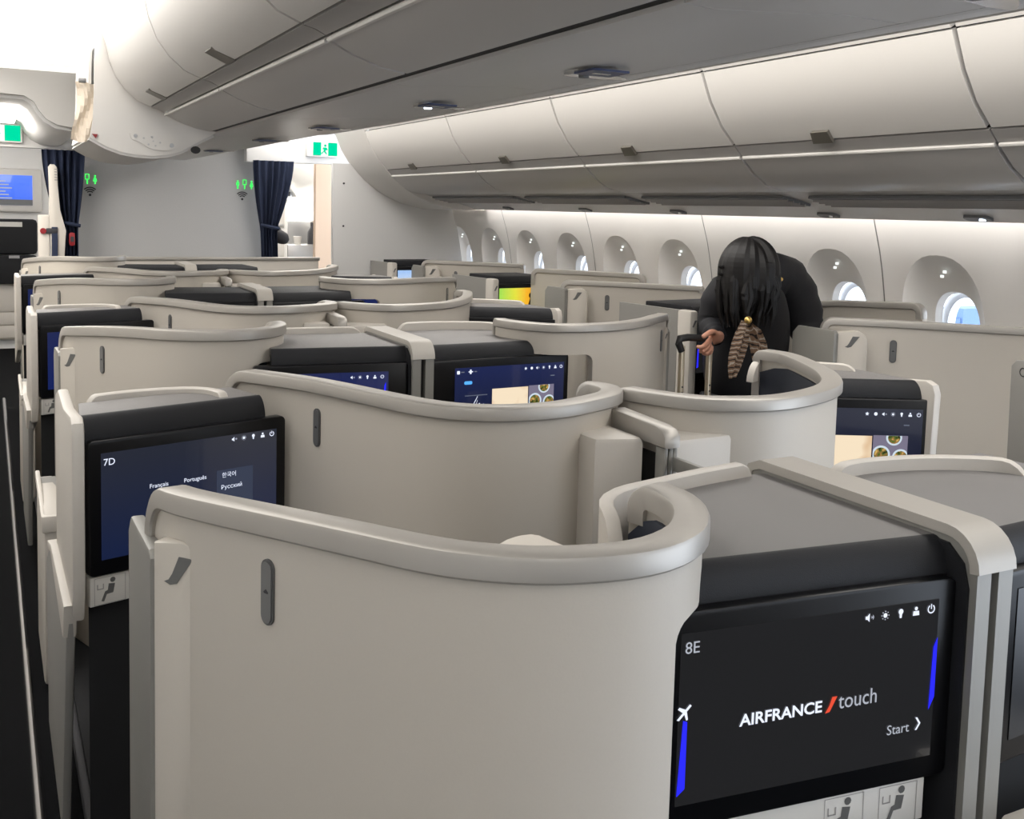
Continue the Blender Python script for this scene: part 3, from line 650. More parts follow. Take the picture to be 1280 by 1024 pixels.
    def on_wall(name, poly, d0, zc, o0, o1, m, parent, bev=0):
        bm = bmesh.new(); prism(bm, poly, lambda a, b: pa.p3(d0+a, zc+b, o0), lambda a, b: pa.p3(d0+a, zc+b, o1), bev); return obj(name, bm, m, parent)
    if pill is not None:
        if isinstance(pill, tuple): pill = near(pill)
        h = on_wall('hook_plate', rrect(-.0135, .0135, -.046, .046, .0134, 8), pill, 1.075, tw/2-.004, tw/2+.003, 'hook_rim', t)
        on_wall('hook_pad', rrect(-.0105, .0105, -.043, .043, .0104, 8), pill, 1.075, tw/2+.001, tw/2+.0048, 'hook', h)
        on_wall('hook_icon', [(-.005, 0), (0, .004), (.005, 0), (.004, -.002), (-.004, -.002)], pill, 1.076, tw/2+.004, tw/2+.0052, 'ink', h)
    if boss is not None:
        # proud badge plate beside the aisle end, and the grey return panel along the aisle
        (ax, ay), (bx_, by), zb_ = boss; p0 = Vector((ax-O[0], ay-O[1])); p1 = Vector((bx_-O[0], by-O[1])); du = (p1-p0).normalized(); w_ = (p1-p0).length; nr = Vector((du.y, -du.x))
        f = lambda o: (lambda a, b: (p0.x+du.x*a+nr.x*o, p0.y+du.y*a+nr.y*o, b))
        r_ = min(.05, w_*.75); cs = [(w_-r_+r_*cos(a), zb_-r_+r_*sin(a)) for a in [pi/2*k/7 for k in range(8)]]
        q = [(0, .06), (w_, .06)]+cs+[(0, zb_-.008)]
        bm = bmesh.new(); prism(bm, q, f(-.05), f(0), .006); bs = obj('badge_panel', bm, 'shell', t)
        c_ = w_*.47; k = min(1, w_/.075)
        fl = [(c_-.026*k, -.022*k), (c_-.014*k, -.026*k), (c_-.001*k, -.022*k), (c_+.012*k, -.004*k), (c_+.030*k, .020*k), (c_+.003*k, .020*k), (c_-.010*k, -.008*k), (c_-.017*k, -.018*k)]
        bm = bmesh.new(); prism(bm, [(a, zb_-.042+b) for a, b in fl], f(-.002), f(.0012)); obj('badge', bm, 'badge', bs)
    if apanel is not None:
        x_, y0_, y1_, za, zb2 = apanel
        obj('aisle_panel', pr_yz([(y0_-O[1], .05), (y0_-O[1], za-.012), (y0_+.012-O[1], za), (y1_-.03-O[1], zb2), (y1_-O[1], zb2-.03), (y1_-O[1], .05)], x_-O[0], x_+.024-O[0], .005), 'post_grey', t)
    if lining is not None:
        a, b_ = [near(q_) if isinstance(q_, tuple) else q_ for q_ in lining]
        n = 10; poly = []
        bm = bmesh.new(); prevv = None
        for i in range(n+1):
            d = a+(b_-a)*i/n; hz = min(1, min(i, n-i)/2+.35)
            top = pa.z(d)-rh-.012-(1-hz)*.05
            r = [bm.verts.new(pa.p3(d, top, -tw/2-.008)), bm.verts.new(pa.p3(d, .55, -tw/2-.008)), bm.verts.new(pa.p3(d, .55, -tw/2+.002)), bm.verts.new(pa.p3(d, top, -tw/2+.002))]
            if prevv:
                for k in range(4): bm.faces.new((prevv[k], prevv[(k+1) % 4], r[(k+1) % 4], r[k]))
            else: bm.faces.new(r)
            prevv = r
        bm.faces.new(prevv[::-1]); obj('inner_lining', bm, 'navy', t)
    return t
PA = [(.243, 1.72), (.262, 1.60), (.305, 1.47), (.375, 1.30), (.465, 1.12), (.535, 1.045), (.61, 1.01), (.70, 1.0), (.78, 1.030), (.835, 1.085), (.866, 1.145), (.874, 1.205), (.862, 1.255)]
PB = [(.56, 2.68), (.62, 2.56), (.70, 2.375), (.79, 2.08), (.845, 1.96), (.91, 1.90), (1.0, 1.875), (1.09, 1.88), (1.18, 1.915), (1.255, 1.955), (1.297, 2.01), (1.295, 2.07), (1.255, 2.10)]
PR = [(1.325, 2.04), (1.35, 1.96), (1.40, 1.865), (1.47, 1.81), (1.62, 1.785), (1.84, 1.87), (1.99, 2.03), (2.10, 2.24), (2.14, 2.36), (2.12, 2.46)]
PD = [(1.32, 4.27), (1.36, 4.2), (1.44, 4.10), (1.55, 4.06), (1.78, 4.13), (1.98, 4.35), (2.12, 4.62), (2.14, 4.70), (2.12, 4.76)]
PE = [(1.70, 3.42), (1.68, 3.33), (1.74, 3.2), (1.82, 3.145), (2.02, 3.14), (2.22, 3.24), (2.42, 3.45), (2.57, 3.60), (2.61, 3.66)]
PW = [(3.04, 3.15), (3.13, 3.08), (3.325, 2.9), (3.515, 2.69), (3.64, 2.55)]
PV = [(3.19, 3.77), (3.30, 3.62), (3.45, 3.42), (3.58, 3.22), (3.64, 3.12)]
sh = lambda P, dy, dx=0: [(x+dx, y+dy) for x, y in P]
G1 = 'beige privacy shells along the left aisle'
AL = dict(ra=.085, rh=.034, zt=(1.148, 1.205, 1.205), pill=(.352, 1.36), cut=((.745, 1.012), 'end'), lining=((.76, 1.02), (.862, 1.25)), group=G1, boss=((.217, 1.60), (.282, 1.517), 1.092), apanel=(.212, 1.60, 1.86, 1.07, 1.06))
A0 = seat_shell('large beige privacy shell nearest the camera, filling the lower left', PA, **AL)
for dy, l in ((2.25, 'beige privacy shell with a badge behind the 7D console, second along the left aisle'), (4.52, 'beige privacy shell with a badge, third along the left aisle'), (6.72, 'farthest left-aisle privacy shell, in front of the grey bulkhead')):
    dup(A0, (A0.location.x, A0.location.y+dy, 0), l, G1)
G2 = 'beige privacy shells of the centre seats, left half'
B0 = seat_shell('wide curved beige privacy shell with an oval hook, right of the 7D screen', PB, (1.175, 1.195, 1.195), ra=.07, rb=.035, eb=.01, pill=.36, lining=(.02, .25), group=G2, rw=.055)
dup(B0, (B0.location.x, B0.location.y+2.2, 0), 'curved beige privacy shell in front of the dark double console', G2)
dup(B0, (B0.location.x, B0.location.y+4.4, 0), 'small far curved privacy shell, second before the bulkhead on the left half', G2)
G3 = 'beige privacy shells of the centre seats, right half'
seat_shell('curved beige privacy shell looping in front of the bent-over woman', PR, (1.195, 1.195, 1.195), ra=.05, rb=.03, eb=.12, lining=((1.80, 1.85), (2.12, 2.45)), group=G3, rw=.055)
D1 = seat_shell('curved beige privacy shell left of the small blue screen, right half', PD, (1.195, 1.195, 1.195), ra=.05, rb=.03, group=G3, lining=(.8, 1.05))
dup(D1, (D1.location.x, D1.location.y+2.2, 0), 'small far curved privacy shell just before the right opening', G3)
G4 = 'beige privacy shells along the right aisle'
E1 = seat_shell('curved beige privacy shell left of the suitcase handle', PE, (1.205, 1.205, 1.18), ra=.05, rb=.07, ea=.02, eb=.05, pill=1.16, cut=((1.93, 3.14), 'start'), group=G4, boss=((2.575, 3.585), (2.605, 3.60), 1.125), apanel=(2.60, 3.61, 3.75, 1.11, 1.09))
dup(E1, (E1.location.x, E1.location.y+2.25, 0), 'beige privacy shell right of the far aisle opening, behind the small curved one', G4)
G5 = 'beige window-seat shells on the right'
W1 = seat_shell('big beige window-seat shell behind the food screen at the right edge', PW, (1.2, 1.2, 1.2), ra=.05, rb=.02, pill=.285, group=G5, boss=((3.022, 3.035), (3.118, 2.965), 1.158), apanel=(3.0, 3.03, 3.27, 1.157, 1.156))
dup(W1, (W1.location.x, W1.location.y+2.15, 0), 'beige window-seat shell right of the orange film screen', G5)
dup(W1, (W1.location.x, W1.location.y+4.35, 0), 'farthest beige window-seat shell, at the right bulkhead', G5)
seat_shell('pale shell edge beside the window behind the woman', [(3.49, 3.86), (3.53, 3.65), (3.58, 3.42), (3.63, 3.14)], (1.185, 1.23, 1.245), ra=.03, rb=.05, group='pale inner window-seat shells')
seat_shell('pale inner window-seat shell below the middle windows', sh(PV, 2.17), (1.23, 1.23, 1.23), ra=.05, rb=.05, group='pale inner window-seat shells')

# ------------------------------------------------------------------ consoles with screens
def icon_row(u1, z, s, w, scr, star=False):
    """speaker, sun, bulb, person, power from the right end u1; optional star and globe"""
    g = s*2.35; P = []
    c = u1
    A = [radians(120+300*i/12) for i in range(13)]
    for i in range(12): P.append([(c+.42*s*cos(A[i]), z+.42*s*sin(A[i])), (c+.42*s*cos(A[i+1]), z+.42*s*sin(A[i+1])), (c+.58*s*cos(A[i+1]), z+.58*s*sin(A[i+1])), (c+.58*s*cos(A[i]), z+.58*s*sin(A[i]))])
    P.append([(c-.07*s, z), (c+.07*s, z), (c+.07*s, z+.65*s), (c-.07*s, z+.65*s)])
    c -= g; P += [circ(c, z+.33*s, .24*s, 10), [(c-.5*s, z-.55*s), (c+.5*s, z-.55*s), (c+.42*s, z+.02*s), (c-.42*s, z+.02*s)]]
    c -= g; P += [circ(c, z+.2*s, .36*s, 12), [(c-.15*s, z-.6*s), (c+.15*s, z-.6*s), (c+.2*s, z), (c-.2*s, z)]]
    c -= g; P.append(circ(c, z, .3*s, 12))
    for i in range(8): a = i*pi/4; P.append(circ(c+.52*s*cos(a), z+.52*s*sin(a), .07*s, 5))
    c -= g; P.append([(c-.6*s, z-.2*s), (c-.35*s, z-.2*s), (c, z-.55*s), (c, z+.55*s), (c-.35*s, z+.2*s), (c-.6*s, z+.2*s)])
    for r in (.28, .5): P.append([(c+r*s, z-.35*s*r/.5), (c+(r+.13)*s, z), (c+r*s, z+.35*s*r/.5), (c+(r+.03)*s, z)])
    if star:
        c -= g; P.append(circ(c, z, .48*s, 14))
        c -= g; P.append([(c+(.6 if i % 2 == 0 else .27)*s*sin(i*pi/5), z+(.6 if i % 2 == 0 else .27)*s*cos(i*pi/5)) for i in range(10)])
    flat(P, w, 'screen_icon', 'w', scr)
def fill_screen(kind, scr, u0, u1, z0, z1, w, seat=None):
    W, H = u1-u0, z1-z0; U = lambda f: u0+W*f; Z = lambda f: z0+H*f; w1 = w-.0012
    if kind == 'welcome':
        write('8E', .0225, U(.012), Z(.885), w1, 'w_dim', scr)
        icon_row(U(.965), Z(.945), .0115, w1, scr)
        write('AIRFRANCE', .0228, U(.222), Z(.410), w1, 'w', scr, offset=.0005, squash=1.10)
        flat([[(U(.548), Z(.395)), (U(.566), Z(.40)), (U(.594), Z(.49)), (U(.574), Z(.49)), (U(.564), Z(.44))]], w1, 'logo_slash', 'redglyph', scr)
        write('touch', .032, U(.600), Z(.410), w1, 'w_dim', scr, squash=.90)
        write('Start', .0205, U(.805), Z(.185), w1, 'w_dim', scr)
        flat([[(U(.925), Z(.265)), (U(.933), Z(.265)), (U(.948), Z(.225)), (U(.933), Z(.185)), (U(.925), Z(.185)), (U(.940), Z(.225))]], w1, 'screen_icon', 'w', scr)
        for q_ in ([(U(.978), Z(.30)), (U(1.0), Z(.38)), (U(1.0), Z(.76)), (U(.985), Z(.70))], [(U(.002), Z(.06)), (U(.030), Z(.10)), (U(.030), Z(.49)), (U(.016), Z(.50))]): flat([q_], w1, 'edge_bar', 'blue', scr)
        c = (U(.018), Z(.545)); k = .012
        flat([[(c[0]-.9*k, c[1]-.7*k), (c[0]-.6*k, c[1]-.8*k), (c[0]+.9*k, c[1]+.7*k), (c[0]+.7*k, c[1]+.9*k)], [(c[0]-.8*k, c[1]+.5*k), (c[0]-.6*k, c[1]+.7*k), (c[0]+.3*k, c[1]+.3*k), (c[0]+.5*k, c[1]-.8*k), (c[0]+.3*k, c[1]-.9*k), (c[0], c[1]-.1*k)]], w1, 'screen_icon', 'w', scr)
    elif kind == 'language':
        write('7D', .021, U(.01), Z(.885), w1, 'w', scr); icon_row(U(.968), Z(.955), .0105, w1, scr)
        for s, a, b_ in (('Français', .25, .60), ('Português', .44, .60), ('한국어', .66, .585), ('Русский', .655, .465)):
            write(s, .0135, U(a), Z(b_), w1, 'w', scr)
        flat([[(U(.63), Z(.04)), (U(.85), Z(.04)), (U(.85), Z(.66)), (U(.63), Z(.66))]], w1+.0006, 'language_card', mat('card', (.02, .02, .03), .2, emit=(.04, .055, .10), estr=.6), scr)
    elif kind.startswith('menu'):
        icon_row(U(.97), Z(.935), .0105, w1, scr, star=True)
        flat([rrect(U(.015), U(.04), Z(.91), Z(.96), .002, 2), rrect(U(.115), U(.155), Z(.93), Z(.945), .001, 1), rrect(U(.127), U(.142), Z(.905), Z(.97), .001, 1)], w1, 'screen_icon', 'w', scr)
        flat([rrect(U(.05), U(.08), Z(.93), Z(.945), .001, 1), rrect(U(.165), U(.19), Z(.93), Z(.945), .001, 1), rrect(U(.87), U(.91), Z(.795), Z(.81), .001, 1)], w1, 'screen_text', 'w_grey', scr)
        flat([rrect(U(.08), U(.15), Z(.75), Z(.80), .005, 4)], w1, 'menu_button', 'sky_blue', scr)
        flat([[(U(.09+.009*i), Z(.575)), (U(.096+.009*i), Z(.575)), (U(.096+.009*i), Z(.59)), (U(.09+.009*i), Z(.59))] for i in range(22)], w1, 'screen_text', 'w_grey', scr)
        P = []
        pts = [(.13, .36), (.16, .43), (.19, .52), (.2, .56), (.2, .5), (.185, .42), (.18, .37), (.2, .42), (.22, .45), (.225, .40), (.24, .40), (.255, .44), (.255, .38), (.275, .41), (.29, .42)]
        for a, b_ in zip(pts, pts[1:]): P.append([(U(a[0]), Z(a[1])), (U(b_[0]), Z(b_[1])), (U(b_[0]), Z(b_[1]+.018)), (U(a[0]), Z(a[1]+.018))])
        flat(P, w1, 'signature', 'w', scr)
        flat([[(U(.33), Z(.10)), (U(.66), Z(.10)), (U(.66), Z(.66)), (U(.33), Z(.66))]], w1, 'picture_tile', 'sand', scr)
        flat([[(U(.668), Z(.23)), (U(.905), Z(.23)), (U(.905), Z(.67)), (U(.668), Z(.67))]], w1, 'picture_tile', 'table', scr)
        flat([[(U(.668), Z(.08)), (U(.905), Z(.08)), (U(.905), Z(.215)), (U(.668), Z(.215))]], w1, 'picture_tile', 'sky_blue', scr)
        r = W*.055
        cl = lambda q: [(min(max(a, U(.669)), U(.904)), min(max(b, Z(.232)), Z(.668))) for a, b in q]
        for a_, b_, k_ in ((.725, .43, 1.15), (.86, .40, 1.05), (.81, .645, 1.0)):
            flat([cl(circ(U(a_), Z(b_), r*k_, 22))], w1-.0005, 'plate', 'plate', scr)
            flat([cl(circ(U(a_), Z(b_), r*k_*.78, 16))], w1-.001, 'dish', 'food', scr)
    elif kind == 'navy':
        icon_row(U(.95), Z(.93), .0105, w1, scr)
        flat([[(U(.965), Z(.55)), (U(.98), Z(.6)), (U(.98), Z(.85)), (U(.968), Z(.80))]], w1, 'edge_bar', 'blue', scr)
    elif kind == 'movie':
        flat([circ(U(.70), Z(.78), H*.09, 14), [(U(.62), Z(.0)), (U(.84), Z(.0)), (U(.82), Z(.48)), (U(.76), Z(.70)), (U(.67), Z(.70)), (U(.63), Z(.5))], [(U(.88), Z(0)), (U(1), Z(0)), (U(1), Z(.75)), (U(.9), Z(.6))]], w1, 'silhouette', 'sil', scr)
    elif kind == 'aircraft':
        write('AIRFRANCE', .03, U(.24), Z(.405), w1, 'w', scr)
        flat([[(U(.0), Z(.10)), (U(.03), Z(.12)), (U(.03), Z(.50)), (U(.01), Z(.5))]], w1, 'edge_bar', 'blue', scr)
SCR = {'welcome': 'scr_black', 'language': 'scr_lang', 'menu': 'scr_menu', 'menu_navy': 'scr_menu_navy', 'navy': 'scr_navy', 'movie': 'scr_movie', 'pale': 'scr_white', 'aircraft': 'scr_black', 'off': 'bezel'}
def console(label, P0, P1, depth, kind, zt=1.14, left=None, right=None, slabel=True, group=None, bez=(-.0, .04), dark_top=False, scr_x=None, back=0, skew=0):
    """left/right: 'aisle' puts a tall pale side panel there; P0->P1 is the aft face seen from behind"""
    ang = atan2(P1[1]-P0[1], P1[0]-P0[0]); W = hypot(P1[0]-P0[0], P1[1]-P0[1])
    t = thing('console', label, 'seat console', (P0[0], P0[1], 0), ang, group)
    r, rx = .055, .032
    kl = skew+(depth*math.tan(ang) if left == 'aisle' else 0); kr = -skew*.5*0+(depth*math.tan(ang) if right == 'aisle' else 0)
    top = 'leather_dark' if dark_top else 'leather_top'
    q = [(0, rx), (W, rx), (W+kr, depth+(.06 if skew else 0)), (kl, depth)]
    obj('console_top', prism(bmesh.new(), q, lambda a, b: (a, b, zt-.03), lambda a, b: (a, b, zt), .004), top, t)
    arc = [(rx-rx*sin(a), zt-r+r*cos(a)) for a in [pi/2*i/8 for i in range(9)]]
    prof = arc+[(0, zt-r-.012), (.012, zt-r-.012), (rx+.01, zt-r-.012), (rx+.01, zt-.004)]
    e = obj('padded_edge', prism(bmesh.new(), prof, lambda a, b: (0, a, b), lambda a, b: (W, a, b)), 'leather_dark', t)
    obj('edge_trim', box(.0, W-.01, -.004, .01, zt-r-.017, zt-r-.012), 'rail', t)
    obj('body', pr_xy([(.012, .02), (W-.008, .02), (W-.012+kr, depth-.02), (kl+.012, depth-.02)], .06, zt-.03), 'dark', t)
    b0, b1 = bez[0], W+bez[1]; zm0, zm1 = zt-.345, zt-.049-.018
    mon = obj('monitor', prism(bmesh.new(), rrect(b0, b1, zm0, zm1+.018, .012, 4), lambda a, b: (a, .012, b), lambda a, b: (a, -.018, b), .004), 'bezel', t)
    s0 = b0+.028 if scr_x is None else scr_x[0]; s1 = s0+.415 if scr_x is None else scr_x[1]
    z0, z1 = zt-.31, zt-.077
    scr = obj('screen', box(s0, s1, -.0195, -.0175, z0, z1), SCR[kind], mon, sharp=0)
    fill_screen(kind, scr, s0, s1, z0, z1, -.0195)
    if slabel:
        lp = obj('label_strip', box(b0+.004, b0+.30 if slabel == 1 else b1-.03, -.010, .02, zm0-.068, zm0-.003, .003), 'label', t)
        for c in ((b0+.050,) if slabel == 1 else (b1-.17, b1-.075)):
            zz = zm0-.036
            flat([circ(c+.003, zz+.021, .006, 10), [(c-.006, zz+.014), (c+.008, zz+.012), (c+.004, zz-.008), (c-.010, zz-.009), (c-.016, zz-.024), (c-.022, zz-.022), (c-.014, zz-.002), (c-.008, zz)]], -.0106, 'seat_pictogram', 'badge', lp)
            fr = []
            for (a0, a1, c0, c1) in ((-.034, .034, .029, .030), (-.034, .034, -.030, -.029), (-.034, -.033, -.030, .030), (.033, .034, -.030, .030)): fr.append([(c+a0-.003, zz+c0), (c+a1-.003, zz+c0), (c+a1-.003, zz+c1), (c+a0-.003, zz+c1)])
            fr += [[(c-.030, zz+.004), (c-.018, zz+.004), (c-.018, zz+.006), (c-.030, zz+.006)], [(c-.031, zz+.004), (c-.029, zz+.004), (c-.029, zz+.016), (c-.031, zz+.016)], [(c-.0185, zz+.004), (c-.0165, zz+.004), (c-.0165, zz+.016), (c-.0185, zz+.016)]]
            flat(fr, -.0106, 'label_frame', 'ink_grey', lp)
        if slabel == 2:
            fr = [[(b0+.03, zm0-.02-.012*k), (b0+.22-.03*(k % 2), zm0-.02-.012*k), (b0+.22-.03*(k % 2), zm0-.024-.012*k), (b0+.03, zm0-.024-.012*k)] for k in range(3)]
            flat(fr, -.0106, 'label_text', 'ink_grey', lp)
    for side, s in ((left, -1), (right, 1)):
        if side == 'aisle':
            ux = -.004 if s < 0 else W+.006+bez[1]*0
            # built along the aisle: undo the console's own rotation
            ca, sa = cos(-ang), sin(-ang)
            bm = bmesh.new(); yz = [(.0, .70), (-.035, .76), (-.045, zt-.03), (-.035, zt-.004), (-.01, zt+.006), (.22, zt-.018), (.42, zt-.008), (.50, zt-.03), (.52, zt-.07), (.52, .55)]
            x0, x1 = ((-.03, -.004) if s < 0 else (-.0, .028))
            f = lambda X: (lambda a, b: (ux*0+(W if s > 0 else 0)+(X*ca-a*sa), X*sa+a*ca, b))
            prism(bm, yz, f(x0), f(x1), .006); obj('side_panel', bm, 'shell_pale', t)
    return t
def upstand(label, P, z0, z1, th=.022, r=.05):
    O = (P[0][0], P[0][1]); pa = Path(P, (z1, z1, z1), O); L = pa.L
    t = thing('upstand', label, 'upstand', (O[0], O[1], 0))
    S = [0]+[r-r*cos(pi/2*i/5) for i in range(1, 6)]+[r+(L-2*r)*i/14 for i in range(1, 14)]+[L-r+r*sin(pi/2*i/5) for i in range(0, 6)]
    rings = []
    for d in S:
        dr = 0; h = z1-z0
        if d < r: dr = h*(1-sqrt(max(0, 1-((r-d)/r)**2)))
        if L-d < r: dr = h*(1-sqrt(max(0, 1-((r-(L-d))/r)**2)))
        tp = z1-dr*.98; rings.append([pa.p3(d, z0, th/2), pa.p3(d, tp-.003, th/2), pa.p3(d, tp, th/2-.004), pa.p3(d, tp, -th/2+.004), pa.p3(d, tp-.003, -th/2), pa.p3(d, z0, -th/2)])
    obj('lip', loft(rings), 'shell_pale', t)
    return t
P2 = 2.17
# left half: centre consoles
console('front centre console with the 8E welcome screen', (.80, 1.052), (1.245, 1.002), .36, 'welcome', slabel=2, bez=(-.075, -.005), scr_x=(-.010, .410), skew=.13)
console('centre console with a dark blue screen, left of the narrow double divider', (.80, 1.052+P2), (1.245, 1.002+P2), .40, 'navy', bez=(-.06, -.005), scr_x=(-.045, .375))
console('dark left console of the far double console', (.80, 1.052+2*P2), (1.245, 1.002+2*P2), .40, 'navy', dark_top=True, bez=(-.06, -.005))
console('farthest left centre console', (.80, 1.052+3*P2), (1.245, 1.002+3*P2), .40, 'navy', dark_top=True, bez=(-.06, -.005))
# right half: centre consoles
console('front right console with a wide grey top, cut by the right edge', (1.325, .985), (1.80, 1.02), .36, 'off', bez=(-.005, .05), slabel=False)
console('centre console whose screen shows a menu with a food picture, right of the double divider', (1.315, 3.165), (1.765, 3.19), .42, 'menu_navy', bez=(.005, .10), scr_x=(.09, .53))
console('dark right console of the far double console', (1.315, 3.165+P2), (1.765, 3.19+P2), .42, 'navy', dark_top=True, bez=(.005, .07))
console('farthest right centre console', (1.315, 3.165+2*P2), (1.765, 3.19+2*P2), .42, 'navy', dark_top=True, bez=(.005, .07))
# aisle consoles, left
console('aisle console with the 7D language screen', (.178, 2.314), (.59, 2.436), .17, 'language', left='aisle', bez=(0, .045), scr_x=(.026, .449), skew=.0)
console('second aisle console on the left, black under its pale top', (.178, 2.314+2.2), (.59, 2.436+2.2), .17, 'navy', left='aisle', bez=(0, .045))
console('third aisle console on the left, far and mostly hidden', (.178, 2.314+4.4), (.59, 2.436+4.4), .17, 'navy', left='aisle', bez=(0, .045))
# aisle consoles, right
console('right aisle console with the food menu screen', (2.12, 2.198), (2.39, 2.06), .22, 'menu', right='aisle', bez=(-.13, .045), scr_x=(-.118, .302))
console('small blue-screened right aisle console below the orange film', (2.02, 2.249+2.17), (2.39, 2.06+2.17), .22, 'navy', right='aisle', bez=(-.07, .03))
console('farthest right aisle console', (2.02, 2.249+4.34), (2.39, 2.06+4.34), .22, 'navy', right='aisle', bez=(-.03, .03))
# window consoles
def window_console(label, y, kind, dep=.34):
    t = console(label, (2.94, y), (3.32, y+.05), dep, kind, zt=1.175, bez=(0, .03), dark_top=True, scr_x=(.005, .37), slabel=False)
    obj('aisle_post', box(-.055, -.004, -.03, .06, .1, 1.16-.0, .012), 'shell_pale', t)
    bm = prism(bmesh.new(), [(-.045, 1.085), (-.037, 1.083), (-.018, 1.115), (-.030, 1.115)], lambda a, b: (a+.003, -.0325, b), lambda a, b: (a+.003, -.029, b)); obj('badge', bm, 'badge', t)
    obj('aisle_panel', box(-.05, -.03, .06, dep+.14, .1, 1.158), 'grey_side', t)
    return t
window_console('window console behind the woman with a logo screen', 3.86, 'aircraft')
window_console('window console with the green and orange film screen', 5.95, 'movie')
window_console('farthest window console with a pale screen by the right bulkhead', 7.80, 'pale', .22)
# pale back lips of the consoles
upstand('pale back lip of the front centre console', [(.800, 1.20), (.815, 1.26), (.850, 1.315), (.90, 1.348), (.98, 1.368), (1.08, 1.392), (1.232, 1.415)], 1.0, 1.165)
upstand('pale back lip of the centre console left of the double divider', [(.86, 3.62), (1.0, 3.63), (1.232, 3.61)], 1.11, 1.16)
upstand('pale back lip of the food menu centre console', [(1.36, 3.60), (1.5, 3.62), (1.68, 3.58), (1.76, 3.50)], 1.11, 1.17)
upstand('long pale back lip of the front right console', [(1.318, 1.33), (1.42, 1.345), (1.55, 1.325), (1.66, 1.27), (1.70, 1.21)], 1.11, 1.165)
upstand('pale back lip of the 7D console', [(.195, 2.51), (.3, 2.55), (.42, 2.555), (.475, 2.52), (.50, 2.45)], 1.10, 1.153, r=.025)
upstand('pale back lip of the second left aisle console', [(.195, 4.71), (.3, 4.75), (.42, 4.755), (.475, 4.72), (.50, 4.65)], 1.10, 1.153, r=.025)
upstand('pale back lip of the right aisle food screen console', [(2.06, 2.42), (2.16, 2.45), (2.30, 2.34), (2.36, 2.27)], 1.10, 1.16)
upstand('pale back lip of the second right aisle console', [(2.06, 4.59), (2.16, 4.62), (2.30, 4.51), (2.36, 4.44)], 1.10, 1.16)

# ------------------------------------------------------------------ centre dividers
def divider(label, y0, y1, dark=True):
    t = thing('center_divider', label, 'divider', (1.275, y0, 0), 0, 'centre dividers between paired consoles'); L = y1-y0; zt = 1.158; r = .055
    out = [(0, .1), (0, zt-r)]+[(r-r*cos(a), zt-r+r*sin(a)) for a in [pi/2*i/6 for i in range(1, 7)]]+[(L-.04, zt), (L-.012, zt-.012), (L, zt-.05), (L, .1)]
    inn = [(.028, .1), (.028, zt-r)]+[(.028+(r-.028)*(1-cos(a)), zt-r+(r-.024)*sin(a)) for a in [pi/2*i/6 for i in range(1, 7)]]+[(L-.05, zt-.024), (L-.05, .1)]
    for x0, x1 in ((-.033, -.004), (.012, .042)):
        pts = out[:-1]+[(L, .1)]
        bm = bmesh.new(); n = len(out)
        A = [bm.verts.new((x0, *p)) for p in out]; B = [bm.verts.new((x1, *p)) for p in out]
        bm.faces.new(A); bm.faces.new(B[::-1])
        for i in range(n): bm.faces.new((A[i], A[(i+1) % n], B[(i+1) % n], B[i]))
        obj('frame_side', bm, 'post_grey', t)
    bm = bmesh.new(); c = [(-.032, .0), (.034, .0)]
    cap = [p for p in out[1:-1]]
    rings = []
    for i, p in enumerate(cap):
        a = Vector(cap[max(i-1, 0)]); b = Vector(cap[min(i+1, len(cap)-1)]); d = (b-a).normalized(); nrm = Vector((-d.y, d.x))
        o = Vector(p)+nrm*.004; q = Vector(p)-nrm*.012
        rings.append([(-.035, o.x, o.y), (.044, o.x, o.y), (.044, q.x, q.y), (-.035, q.x, q.y)])
    obj('top_cap', loft(rings), 'cap', t)
    obj('divider_leaf', box(-.0035, .0115, .02, L-.02, .1, zt-.02), 'gap', t)
    obj('side_lining', pr_yz([(.012, .1), (.012, zt-.08), (.022, zt-.045), (.05, zt-.022), (L-.06, zt-.018), (L-.03, zt-.05), (L-.03, .1)], -.0375, -.0325), 'leather_dark', t)
    return t
D0 = divider('grey capped divider right of the 8E console', .955, 1.46)
dup(D0, (1.275, .955+2.17, 0), 'grey capped divider between the two lit consoles in mid view', 'centre dividers between paired consoles')
dup(D0, (1.275, .955+4.34, 0), 'far grey capped divider between the dark double consoles', 'centre dividers between paired consoles')
dup(D0, (1.275, .955+6.51, 0), 'farthest grey capped divider, just before the bulkhead', 'centre dividers between paired consoles')
def low_divider(dy, label):
    t = thing('privacy_bracket', label, 'divider', (1.275, 1.66+dy, 0), 0, 'metal privacy screen brackets between paired shells')
    pts = [(.07, 1.112), (.07, 1.135), (.082, 1.149), (.11, 1.155), (.28, 1.160), (.28, 1.112)]
    obj('bracket_cap', pr_yz(pts, -.021, .021, .005), 'rail', t)
    for x in (-.016, -.003, .008):
        obj('bracket_post', box(x, x+.011, .078, .11, .55, 1.111, .003), 'post_grey', t)
    obj('sliding_bar', box(.004, .016, -.20, .075, 1.062, 1.092, .003), 'post_grey', t)
    p = thing('privacy_wing', label.replace('grey metal bracket', 'pale block left of the bracket'), 'block', (1.17, 1.84+dy, 0), 0, 'pale wing blocks beside the brackets')
    obj('block', pr_xy([(-.035, .05), (-.03, -.02), (.070, -.05), (.078, -.03), (.080, .20), (-.02, .10)], .1, 1.125, .012), 'shell_pale', p); obj('seam', box(-.0365, -.0345, .045, .055, .1, 1.1), 'gap', p)
    p = thing('privacy_wing', label.replace('grey metal bracket', 'pale block right of the bracket'), 'block', (1.40, 1.80+dy, 0), 0, 'pale wing blocks beside the brackets')
    obj('block', pr_xy([(-.10, .14), (-.10, -.02), (.075, -.012), (.09, .0), (.09, .05)], .1, 1.115, .012), 'shell_pale', p)
    obj('seam', box(-.106, -.10, .0, .10, .1, 1.08), 'gap', p)
low_divider(0, 'grey metal bracket between the two near curved shells')
low_divider(2.25, 'grey metal bracket between the middle curved shells')
low_divider(4.45, 'grey metal bracket between the far curved shells')

